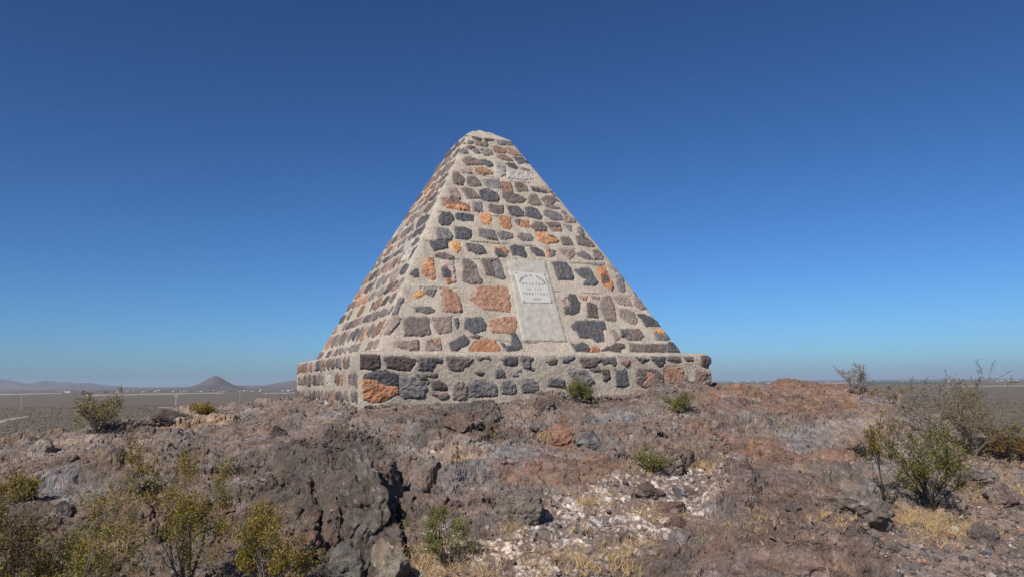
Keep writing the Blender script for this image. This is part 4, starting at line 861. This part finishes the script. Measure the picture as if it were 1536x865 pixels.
BLD = [
    ((538, 765), 0.42, 0.42, (100, 91, 85), 'big dark craggy rock block with a black cleft along its right side', 40, None),
    ((772, 781), 0.36, 0.24, (122, 112, 104), 'grey brown flat topped boulder above the white crusted ground', 1, None),
    ((845, 668), 0.30, 0.20, (148, 110, 94), 'rusty red rock with a dark hollow under its lip', 2, None),
    ((888, 668), 0.30, 0.16, (104, 104, 107), 'dark blue grey block leaning right beside the rusty red rock', 3, None),
    ((690, 640), 0.40, 0.20, (116, 98, 88), 'pitted brown rock lump below the monument plinth', 4, None),
    ((1012, 704), 0.42, 0.26, (116, 101, 94), 'rounded brown boulder behind the low green shrub', 5, None),
    ((1062, 694), 0.26, 0.17, (112, 98, 92), 'small brown boulder at the edge of the straw grass', 6, None),
    ((975, 744), 0.20, 0.11, (112, 96, 92), 'purple brown stone bedded in the white crust', 7, None),
    ((1020, 745), 0.14, 0.08, (98, 98, 104), 'blue grey stone split by a white seam', 8, None),
    ((1006, 768), 0.20, 0.10, (110, 88, 80), 'reddish brown stone just below the blue grey one in the crust', 9, None),
    ((1018, 788), 0.12, 0.08, (108, 80, 76), 'dark red angular stone in straw at the crust edge', 10, None),
    ((1288, 770), 0.64, 0.40, (120, 110, 103), 'large grey boulder left of the big creosote bush', 12, (140, 116, 102)),
    ((1256, 742), 0.22, 0.28, (132, 122, 118), 'pale grey upright slab against the large grey boulder', 13, (160, 122, 100)),
    ((1465, 726), 0.34, 0.22, (110, 100, 96), 'grey rock with a sharp right edge under the thin grey bush', 14, None),
    ((1512, 758), 0.34, 0.20, (118, 98, 94), 'purple brown boulder by the frame edge on the gravel', 15, None),
    ((1480, 812), 0.22, 0.13, (112, 100, 96), 'grey brown rock with white streaks lying on the gravel', 16, None),
    ((1504, 828), 0.18, 0.09, (122, 108, 100), 'low brown rock right of the white streaked one', 17, None),
    ((1456, 836), 0.11, 0.05, (150, 134, 122), 'flat pale stone in front of the white streaked rock', 18, None),
    ((815, 612), 0.26, 0.17, (100, 86, 82), 'dark pitted rock close against the plinth', 19, None),
    ((250, 634), 0.42, 0.17, (88, 76, 72), 'dark craggy rock on the left crest of the hill', 20, None),
    ((415, 655), 0.16, 0.12, (92, 80, 76), 'little dark rock on the slope left of the monument', 21, None),
    ((108, 690), 0.12, 0.08, (92, 82, 80), 'small dark rock alone on the left slope', 22, None),
    ((515, 862), 0.24, 0.18, (114, 109, 105), 'pale grey wedge of rock at the bottom of the dark cleft', 23, None),
    ((585, 858), 0.24, 0.20, (138, 126, 114), 'tan block right of the dark cleft', 24, (156, 110, 84)),
    ((455, 850), 0.46, 0.24, (128, 104, 90), 'rusty brown boulder beside the bottom left bush', 25, None),
    ((97, 770), 0.16, 0.11, (70, 64, 62), 'black rough rock between the bushes on the left', 26, None),
    ((208, 800), 0.30, 0.34, (122, 102, 86), 'smooth brown fin of rock leaning between the left bushes', 27, None),
]
for i, (px, w, hh, col, lab, sd, sec) in enumerate(BLD):
    rr = np.random.RandomState(sd)
    boulder('boulder' if w > 0.3 else 'rock', px, w, hh, col, lab, 100 + sd, None, 0.40, rr.uniform(0, 6), rr.uniform(-.25, .25), sub=6 if w > 0.28 else 5, second=sec)

def scatter(name, pts, sizes, cols, label, cat, sub=1, variants=14, seed=5):
    shapes = [rock_shape(sub, seed * 50 + k, 6, 0, 0.55) for k in range(variants)]
    V, T, Cc = [], [], []; off = 0; rng = np.random.RandomState(seed)
    for k in range(len(pts)):
        v, f = shapes[rng.randint(variants)]; s = sizes[k] * rng.uniform(0.6, 1.2, 3) * np.array([1, 1, 0.7]); a = rng.uniform(0, 6.3)
        q = v * s; c_, s_ = math.cos(a), math.sin(a)
        q = np.stack([q[:, 0] * c_ - q[:, 1] * s_, q[:, 0] * s_ + q[:, 1] * c_, q[:, 2]], 1) + pts[k] + np.array([0, 0, s[2] * 0.35])
        V.append(q); T.append(f + off); off += len(v); Cc.append(np.repeat(cols[k][None], len(v), 0))
    o = mesh_obj(name, np.concatenate(V), None, np.concatenate(T), mats=M_STONE, col=np.concatenate(Cc), smooth=False)
    return tag(o, label, cat, kind='stuff')
rng = np.random.RandomState(3)
def pick_cols(n, rng):
    base = np.array([lin(c) for c in ((138, 122, 112), (120, 106, 98), (158, 142, 130), (104, 92, 90), (190, 176, 162), (170, 128, 104), (126, 124, 126), (216, 200, 180))])
    w = np.array([.24, .22, .16, .16, .07, .07, .06, .02])
    return (base[rng.choice(len(base), n, p=w / w.sum())] * rng.uniform(0.7, 1.1, (n, 1)) * 0.8).astype(f32)
def rubble():
    P = []
    for poly, n in ((Z_GRAVEL[0], 5200), (Z_CALICHE[0], 250)):
        lo, hi = poly.min(0), poly.max(0); x = rng.uniform(lo[0], hi[0], n * 3); y = rng.uniform(lo[1], hi[1], n * 3)
        m = poly_sdf(poly, x.astype(f32), y.astype(f32)) > -0.15 * rng.uniform(size=len(x)); P.append(np.stack([x[m], y[m]], 1)[:n])
    a = rng.uniform(-0.75, 0.75, 9000); r = 3.6 * np.exp(rng.uniform(0, 1.15, 9000)); x, y = r * np.sin(a), r * np.cos(a)
    cl = noise2(x * 1.4, y * 1.4, 555) + 0.5 * noise2(x * 4, y * 4, 556); m = cl > 0.22; P.append(np.stack([x[m], y[m]], 1)[:2600])
    for a, b in ((PN, PN + E1 * PA), (PN, PN + E2 * PA)):
        t = rng.uniform(-0.02, 1.02, 900)[:, None]; o = np.abs(rng.normal(scale=0.13, size=900))[:, None]; out_ = -E2 if np.allclose(b - a, E1 * PA) else -E1
        P.append((a + (b - a) * t + out_ * (o + 0.01))[:, :2])
    P = np.concatenate(P).astype(f32)
    l = (P - PN[None, :2]) @ np.stack([E1[:2], E2[:2]], 1); P = P[~((l[:, 0] > 0.0) & (l[:, 0] < PA) & (l[:, 1] > 0.0) & (l[:, 1] < PA))]
    z = ground_h(P[:, 0], P[:, 1]); n = len(P)
    s = 0.006 + 0.020 * rng.uniform(size=n) ** 3 + 0.03 * (rng.uniform(size=n) > 0.985)
    scatter('gravel', np.concatenate([P, z[:, None]], 1), s, pick_cols(n, rng), 'small stones and gravel strewn over the hilltop', 'gravel')
rubble()

# ------------------------------------------------------------------ plants
def tubes(segs, sides=4):
    """segs: (p0, p1, r0, r1) -> arrays of verts, quads"""
    V, Q = [], []; off = 0
    for p0, p1, r0, r1 in segs:
        d = p1 - p0; L = np.linalg.norm(d) + 1e-9; d = d / L
        a = np.cross(d, [0, 0, 1.0] if abs(d[2]) < 0.9 else [1.0, 0, 0]); a /= np.linalg.norm(a); b = np.cross(d, a)
        for p, r in ((p0, r0), (p1, r1)):
            for k in range(sides): t = 2 * math.pi * k / sides; V.append(p + (a * math.cos(t) + b * math.sin(t)) * r)
        for k in range(sides): Q.append((off + k, off + (k + 1) % sides, off + sides + (k + 1) % sides, off + sides + k))
        off += 2 * sides
    return np.array(V), np.array(Q)
RMIN = 0.0012
def grow(rng, hgt, spread, stems, levels=3, kids=4, lean=0.0, wig=0.16, r0=0.008, up=0.12):
    segs, tips = [], []
    def branch(p, d, L, r, lev):
        n = 4 if lev else 5; step = L / n
        for k in range(n):
            d = d + rng.normal(scale=wig, size=3) + np.array([0, 0, up * (0.5 if lev else 1)]); d /= np.linalg.norm(d)
            q = p + d * step; rr = r * (1 - 0.16 * (k + 1) / n * 2.2); segs.append((p, q, r, max(rr, RMIN))); 
            if lev < levels and k >= (1 if lev else 1):
                for _ in range(rng.poisson(kids / n) if lev else rng.poisson(kids / n * 1.3)):
                    e = d + rng.normal(scale=0.62, size=3); e[2] += 0.1; e /= np.linalg.norm(e)
                    branch(q, e, L * rng.uniform(0.38, 0.62), rr * 0.6, lev + 1)
            if lev >= levels - 1: tips.append((p, q))
            p = q; r = max(rr, RMIN)
    for s in range(stems):
        a = rng.uniform(0, 2 * math.pi) if stems > 1 else 0; tl = rng.uniform(0.25, 1.0) * spread
        d = np.array([math.cos(a) * tl + lean, math.sin(a) * tl, 1.0]); d /= np.linalg.norm(d)
        branch(np.array([math.cos(a), math.sin(a), -0.5]) * 0.03 * rng.uniform(0.3, 1), d, hgt * rng.uniform(0.65, 1.05), r0 * rng.uniform(0.7, 1.2), 0)
    return segs, tips
def leaves(rng, tips, per, size, jit=0.02, width=0.5, lo=0.0):
    V, T = [], []; off = 0
    for p, q in tips:
        for _ in range(rng.poisson(per)):
            c = p + (q - p) * rng.uniform() + rng.normal(scale=jit, size=3)
            if c[2] < lo: continue
            a = rng.normal(size=3) + np.array([0, 0, 0.6]); a /= np.linalg.norm(a); b = np.cross(a, rng.normal(size=3)); b /= np.linalg.norm(b) + 1e-9
            s = size * rng.uniform(0.6, 1.3); w = s * width * 0.5
            V += [c, c + a * s * 0.5 + b * w, c + a * s, c + a * s * 0.5 - b * w]; T.append((off, off + 1, off + 2, off + 3)); off += 4
    return np.array(V).reshape(-1, 3), np.array(T, np.int32).reshape(-1, 4)
def bush(name, pos, hgt, wid, spread, stems, label, cat, seed, leaf_mat_, twig_mat, per=3.0, size=0.014, levels=3, kids=4, lean=0, r0=0.007, up=0.12, wig=0.16, jit=0.018, width=0.5, lo=0.0, group='desert shrubs on the hilltop', rotz=0.0):
    rng = np.random.RandomState(seed); e = empty(name, (float(pos[0]), float(pos[1]), float(pos[2])), label, cat, group); e.rotation_euler.z = rotz
    segs, tips = grow(rng, hgt, spread, stems, levels, kids, lean, wig, r0, up)
    E_ = np.array([q for p, q in tips]); k = np.array([0.0, 0.0, 0.0]); k[2] = hgt / np.percentile(E_[:, 2], 98)
    cxy = np.median(E_[:, :2], 0) * (0 if lean else 1); k[:2] = wid / 2 / np.percentile(np.hypot(*(E_[:, :2] - cxy).T), 92)
    segs = [(p * k, q * k, a, b) for p, q, a, b in segs]; tips = [(p * k, q * k) for p, q in tips]
    V, Q = tubes(segs, 4); mesh_obj('stems', V, Q, mats=twig_mat, parent=e)
    if per > 0:
        V, Q = leaves(rng, tips, per, size, jit, width, lo)
        mesh_obj('foliage', V, Q, mats=leaf_mat_, parent=e, smooth=False)
    return e
P = ground_at
def below(px, Y):                       # ground under a photo pixel's column at a distance Y
    q = at_depth([(px, 700)], Y)[0]; return on_ground(q[0], Y)
def plant(kind, px, top, wpx, spread, stems, label, seed, leaf, twig, per, size, Y=None, **kw):
    global RMIN
    p = P(px) if Y is None else below(px, Y)
    RMIN = 0.00030 * p[1]
    hgt = EYE + float(rays([(px if Y else px[0], top)])[0][2] / rays([(px if Y else px[0], top)])[0][1]) * p[1] - p[2]
    bush(kind, p, hgt, wpx / FPX * p[1], spread, stems, label, 'bush' if 'bush' in kind else 'shrub', seed, leaf, twig, per, size, **kw)
plant('creosote_bush', (1395, 765), 638, 160, 0.85, 15, 'big green creosote bush with dark stems on the gravel beside the grey boulder', 11, M_LEAF_BIG, M_TWIG_DARK, 2.8, 0.017)
plant('creosote_bush', (1325, 750), 618, 58, 0.10, 2, 'tall thin creosote stem with a leafy top left of the big green bush', 12, M_LEAF_YEL, M_TWIG_DARK, 5, 0.016, kids=3.2, lean=-0.12, lo=0.35)
plant('creosote_bush', (1462, 680), 572, 140, 0.75, 12, 'wide thin grey stemmed bush behind the gravel with sparse olive leaves', 13, M_LEAF_DRAB, M_TWIG, 1.5, 0.018, r0=0.008)
plant('creosote_bush', (1400, 655), 566, 110, 0.6, 8, 'sparse grey twiggy bush left behind the wide thin one', 14, M_LEAF_DRAB, M_TWIG, 1.2, 0.018, kids=3.5)
plant('creosote_bush', (1494, 655), 538, 64, 0.28, 5, 'tall bare branched bush rising above the horizon at far right', 15, M_LEAF_DRAB, M_TWIG, 1.2, 0.016, kids=2.6)
plant('creosote_bush', (1440, 640), 566, 120, 0.6, 7, 'bare twiggy bush on the far crest between the two grey ones', 41, M_LEAF_DRAB, M_TWIG, 1.2, 0.02, kids=3)
plant('rusty_shrub', (1528, 690), 640, 90, 0.8, 14, 'low rust orange shrub at the right edge above the straw', 16, M_LEAF_RUST, M_TWIG, 4.5, 0.018)
plant('creosote_bush', (1285, 588), 546, 66, 0.6, 8, 'small bush with bare top twigs on the crest right of the monument', 17, M_LEAF_DRAB, M_TWIG, 2.0, 0.02, levels=2)
plant('creosote_bush', (1335, 606), 578, 60, 0.7, 8, 'yellowish low bush on the far crest behind the tall thin stem', 18, M_LEAF_YEL, M_TWIG, 2.6, 0.02, kids=3)
plant('dead_shrub', (1298, 690), 664, 46, 0.8, 12, 'blackened leafless shrub among the rocks above the large grey boulder', 19, None, M_TWIG_DARK, 0, 0.01)
plant('dead_shrub', (1330, 768), 730, 40, 0.8, 10, 'dark leafless twigs at the foot of the large grey boulder', 20, None, M_TWIG_DARK, 0, 0.01)
plant('creosote_bush', (668, 842), 762, 82, 0.55, 10, 'small green bush standing on the straw left of the white crust', 21, M_LEAF_GREEN, M_TWIG, 5, 0.013, kids=3.6)
plant('green_shrub', (868, 600), 571, 40, 0.55, 12, 'bright green tuft growing against the plinth', 22, M_LEAF_GREEN, M_TWIG, 5, 0.020, levels=2, width=0.3)
plant('green_shrub', (1023, 616), 590, 40, 0.55, 10, 'bright green tuft on the slope below the right end of the plinth', 23, M_LEAF_GREEN, M_TWIG, 4.5, 0.020, levels=2, width=0.3)
plant('green_shrub', (985, 704), 668, 90, 1.0, 14, 'low green shrub sprawling in front of the rounded boulder', 24, M_LEAF_GREEN, M_TWIG, 2.6, 0.018, levels=2, up=0.0)
plant('creosote_bush', (142, 650), 590, 74, 0.72, 14, 'round olive bush on the crest against the plain at left', 25, M_LEAF_DRAB, M_TWIG, 1.7, 0.018, kids=3.6)
plant('green_shrub', (306, 620), 607, 36, 0.6, 8, 'tiny olive tuft on the crest between the bush and the monument', 26, M_LEAF_YEL, M_TWIG, 5, 0.022, levels=2, kids=3)
plant('creosote_bush', 285, 672, 160, 0.42, 9, 'tall yellow green creosote bush in front of the brown fin of rock', 31, M_LEAF_YEL, M_TWIG, 8.5, 0.013, Y=4.1, kids=4.2, r0=0.009)
plant('creosote_bush', 400, 764, 140, 0.50, 8, 'yellow green bush at the bottom edge beside the rusty brown boulder', 32, M_LEAF_YEL, M_TWIG, 7, 0.013, Y=4.0)
plant('creosote_bush', 125, 752, 200, 0.8, 11, 'spreading olive and orange bush filling the bottom left corner', 33, M_LEAF_OLIVE, M_TWIG, 6.5, 0.013, Y=3.7, r0=0.008)
plant('rusty_shrub', 15, 735, 120, 0.55, 7, 'rust tinged bush with grey stems cut by the left edge', 34, M_LEAF_RUST, M_TWIG, 6.5, 0.013, Y=3.6, r0=0.011)
plant('green_shrub', (30, 752), 716, 46, 0.6, 8, 'small yellow green shrub at the left edge above the rusty one', 35, M_LEAF_YEL, M_TWIG, 5, 0.016, kids=3)

def dry_grass():
    rng = np.random.RandomState(8); V, T = [], []; off = 0
    spots = [((900, 842), .22, 80), ((835, 852), .22, 80), ((960, 825), .16, 50), ((1060, 705), .15, 40), ((1075, 800), .14, 30), ((770, 800), .12, 30), ((1180, 640), .12, 20), ((1130, 665), .1, 16), ((690, 690), .08, 16), ((1380, 800), .3, 110), ((1340, 690), .2, 40), ((1420, 700), .25, 60), ((1040, 690), .20, 60), ((1015, 700), .16, 50), ((955, 704), .15, 40), ((870, 755), .14, 40), ((905, 752), .14, 40), ((1150, 775), .12, 26), ((1130, 795), .10, 20), ((1400, 785), .30, 150), ((1360, 775), .25, 120),
             ((1440, 790), .3, 110), ((1250, 775), .16, 40), ((1500, 730), .3, 110), ((1475, 745), .2, 60), ((1530, 690), .35, 130), ((735, 640), .10, 26), ((655, 840), .2, 60), ((700, 848), .25, 80), ((620, 845), .12, 30),
             ((920, 850), .2, 60), ((1000, 775), .14, 30), ((180, 815), .15, 40), ((150, 680), .1, 16), ((820, 660), .08, 20), ((1330, 690), .1, 20), ((870, 800), .1, 16), ((960, 780), .1, 20), ((1220, 610), .12, 20), ((1310, 625), .15, 30), ((1110, 590), .1, 14)]
    for px, rad_, n in spots:
        c = P(px); a = rng.uniform(0, 6.3, n); r = rad_ * np.sqrt(rng.uniform(size=n)); x = c[0] + r * np.cos(a); y = c[1] + r * np.sin(a); z = ground_h(x, y)
        for k in range(n):
            b = np.array([x[k], y[k], z[k]])
            for _ in range(6):
                L = rng.uniform(0.02, 0.085); d = rng.normal(scale=0.6, size=3); d[2] = 1; d /= np.linalg.norm(d); w = np.cross(d, rng.normal(size=3)); w = w / np.linalg.norm(w) * rng.uniform(.0007, .0017)
                m = b + d * L * .6; t = m + (d + rng.normal(scale=0.5, size=3)) * L * .45
                V += [b - w, b + w, m + w * .7, m - w * .7, t]; T += [(off, off + 1, off + 2), (off, off + 2, off + 3), (off + 3, off + 2, off + 4)]; off += 5
    o = mesh_obj('dry_grass', np.array(V), None, np.array(T), mats=M_STRAW, smooth=False)
    tag(o, 'dry straw coloured grass in tufts between the rocks', 'grass', kind='stuff')
dry_grass()

def scrub():
    rng = np.random.RandomState(4); n = 42000
    a = rng.uniform(-0.78, 0.78, n); r = 330 * np.exp(rng.uniform(0, 2.1, n)); x, y = r * np.sin(a), r * np.cos(a)
    v, f = ICO[1]; V, T = [], []
    s = rng.uniform(0.5, 1.1, n) * (1 + r / 4000); jit = rng.normal(scale=0.16, size=(n, len(v), 1))
    W = v[None] * (1 + jit) * np.stack([s, s, s * 0.75], 1)[:, None] + np.stack([x, y, PLAIN_Z + s * 0.35], 1)[:, None]
    Tt = f[None] + (np.arange(n) * len(v))[:, None, None]
    c = np.array([lin((92, 86, 64)), lin((104, 92, 72)), lin((84, 80, 66))])[rng.randint(3, size=n)] * 0.8
    o = mesh_obj('desert_scrub', W.reshape(-1, 3), None, Tt.reshape(-1, 3), mats=M_STONE, col=np.repeat(c, len(v), 0), smooth=False)
    tag(o, 'countless grey olive scrub bushes dotting the plain', 'scrub', kind='stuff')
scrub()

# ------------------------------------------------------------------ poles, town
M_POLE_W = plain_mat('pale_metal_pole', (0.48, 0.47, 0.46), 0.1, 1)
M_POLE_D = plain_mat('weathered_wood_pole', (0.10, 0.085, 0.075), 0.2, 1)
def on_plain(px): d = rays([px])[0]; k = (PLAIN_Z - EYE) / d[2]; return np.array([0, 0, EYE]) + d * k
def pole(px, top_y, r, mat, label, arms):
    b = on_plain(px); t = at_depth([(px[0], top_y)], b[1])[0]; Hh = t[2] - b[2]
    e = empty('utility_pole', tuple(float(q) for q in b), label, 'pole', 'utility poles on the plain')
    V, Q = tubes([(np.array([0, 0, -0.5]), np.array([0, 0, Hh]), r, r * 0.7)], 8); mesh_obj('shaft', V, Q, mats=mat, parent=e)
    for k in range(arms):
        z = Hh * (0.97 - 0.10 * k); V, Q = tubes([(np.array([-r * 5, 0, z]), np.array([r * 5, 0, z]), r * .4, r * .4)], 4); mesh_obj('crossarm', V, Q, mats=mat, parent=e)
        for q in (-1, 1):
            V, Q = tubes([(np.array([q * r * 4.6, 0, z]), np.array([q * r * 4.6, 0, z - r * 2.4]), r * .3, r * .25)], 5); mesh_obj('insulator', V, Q, mats=mat, parent=e)
pole((263.8, 607.5), 591.3, 1.15, M_POLE_W, 'thick white pole standing on the plain left of the cone hill', 2)
pole((359.5, 603.5), 585.5, 0.55, M_POLE_W, 'thin white pole on the plain below the right slope of the cone hill', 1)
pole((31.3, 614), 594, 0.45, M_POLE_W, 'thin pale pole on the plain near the left frame edge', 1)
pole((22, 622), 612.5, 0.25, M_POLE_D, 'short dark post on the plain at the left frame edge', 0)
pole((206, 619), 608.5, 0.25, M_POLE_D, 'short dark post on the plain right of the round olive bush', 0)
M_WALLS = [plain_mat('pale_wall', (0.62, 0.58, 0.53), 0.1, 0.3), plain_mat('tan_wall', (0.42, 0.35, 0.28), 0.1, 0.3)]
M_ROOFS = [plain_mat('light_roof', (0.6, 0.58, 0.56), 0.1, 0.3), plain_mat('grey_roof', (0.25, 0.22, 0.20), 0.1, 0.3)]
def house_mesh(w, d, h, rh):
    V = [(-w, -d, 0), (w, -d, 0), (w, d, 0), (-w, d, 0), (-w, -d, h), (w, -d, h), (w, d, h), (-w, d, h), (-w - .4, -d - .4, h + .01), (w + .4, -d - .4, h + .01), (w + .4, d + .4, h + .01), (-w - .4, d + .4, h + .01), (-w - .4, 0, h + rh), (w + .4, 0, h + rh)]
    return V
HOUSES = {}
for wi in (0, 1):
    for ri in (0, 1):
        V = house_mesh(9, 6, 4.2, 2.2); Fs = [(0, 1, 5, 4), (1, 2, 6, 5), (2, 3, 7, 6), (3, 0, 4, 7), (8, 9, 13, 12), (10, 11, 12, 13), (9, 10, 13), (11, 8, 12), (8, 11, 10, 9)]
        me = bpy.data.meshes.new('house'); me.from_pydata(V, [], Fs); me.materials.append(M_WALLS[wi]); me.materials.append(M_ROOFS[ri])
        me.polygons.foreach_set('material_index', np.array([0, 0, 0, 0, 1, 1, 1, 1, 1], np.int32)); HOUSES[wi, ri] = me
rng = np.random.RandomState(21)
def house(px, sc, label, group):
    b = on_plain(px); o = bpy.data.objects.new('house', HOUSES[rng.randint(2) if rng.uniform() < .4 else 0, rng.randint(2)]); C.objects.link(o)
    o.location = tuple(float(q) for q in b); o.rotation_euler.z = rng.uniform(-.5, .5); o.scale = (sc * rng.uniform(.7, 1.6), sc, sc * rng.uniform(.8, 1.2)); tag(o, label, 'house', group)
for k in range(55):
    x = rng.uniform(80, 445); house((x, 587.6 - (x - 200) * 0.004 - rng.uniform(0, 2.6)), rng.uniform(.6, 1.25), 'tiny pale house in the far town below the cone hill', 'houses of the far left town')
house((102, 588.2), 2.0, 'white block building at the end of the pale strip on the left plain', 'houses of the far left town')
for k in range(14):
    x = rng.uniform(1090, 1530); house((x, 570.6 - (x - 1300) * 0.004 + rng.uniform(0, 1.6)), rng.uniform(1.5, 3.0), 'tiny pale building on the horizon right of the monument', 'buildings on the right horizon')
house((1123, 571.6), 6.0, 'long white shed on the horizon just right of the monument', 'buildings on the right horizon')
def far_trees():
    rng = np.random.RandomState(14); v, f = ICO[1]; W, T, Cc = [], [], []; off = 0
    spots = [(rng.uniform(75, 450), 0) for _ in range(420)] + [(rng.uniform(1070, 1540), 1) for _ in range(160)]
    for x, side in spots:
        y = (587.2 - (x - 200) * 0.004 - rng.uniform(0, 2.2)) if side == 0 else (571.4 - (x - 1300) * 0.004 + rng.uniform(-.6, 1.2))
        b = on_plain((x, y)); s = rng.uniform(2.5, 5.5) * (1 + 0.8 * side)
        W.append(v * np.array([s * 1.3, s, s * .8]) * (1 + rng.normal(scale=.15, size=(len(v), 1))) + b + np.array([0, 0, s * .6])); T.append(f + off); off += len(v)
        Cc.append(np.repeat((lin((74, 84, 62)) * rng.uniform(.6, 1.2))[None], len(v), 0))
    tag(mesh_obj('far_trees', np.concatenate(W), None, np.concatenate(T), mats=M_STONE, col=np.concatenate(Cc), smooth=False), 'dark green mass of trees among the far town houses', 'trees', kind='stuff')
far_trees()

# ------------------------------------------------------------------ air: one box of thin haze round everything
def haze():
    V = [(x, y, z) for z in (PLAIN_Z - 25, EYE + 430) for x, y in ((-80000, -80000), (80000, -80000), (80000, 80000), (-80000, 80000))]
    me = bpy.data.meshes.new('haze'); me.from_pydata(V, [], [(0, 3, 2, 1), (4, 5, 6, 7), (0, 1, 5, 4), (1, 2, 6, 5), (2, 3, 7, 6), (3, 0, 4, 7)])
    m = bpy.data.materials.new('haze_air'); m.use_nodes = True; nt = m.node_tree; nt.nodes.clear()
    pv = nt.nodes.new('ShaderNodeVolumePrincipled'); pv.inputs['Color'].default_value = (0.66, 0.77, 0.90, 1); pv.inputs['Density'].default_value = 2.2e-5; pv.inputs['Anisotropy'].default_value = 0.0
    out = nt.nodes.new('ShaderNodeOutputMaterial'); nt.links.new(pv.outputs[0], out.inputs['Volume']); me.materials.append(m)
    o = bpy.data.objects.new('haze', me); C.objects.link(o); tag(o, 'thin blue haze over the plain', 'haze', kind='stuff')
haze()
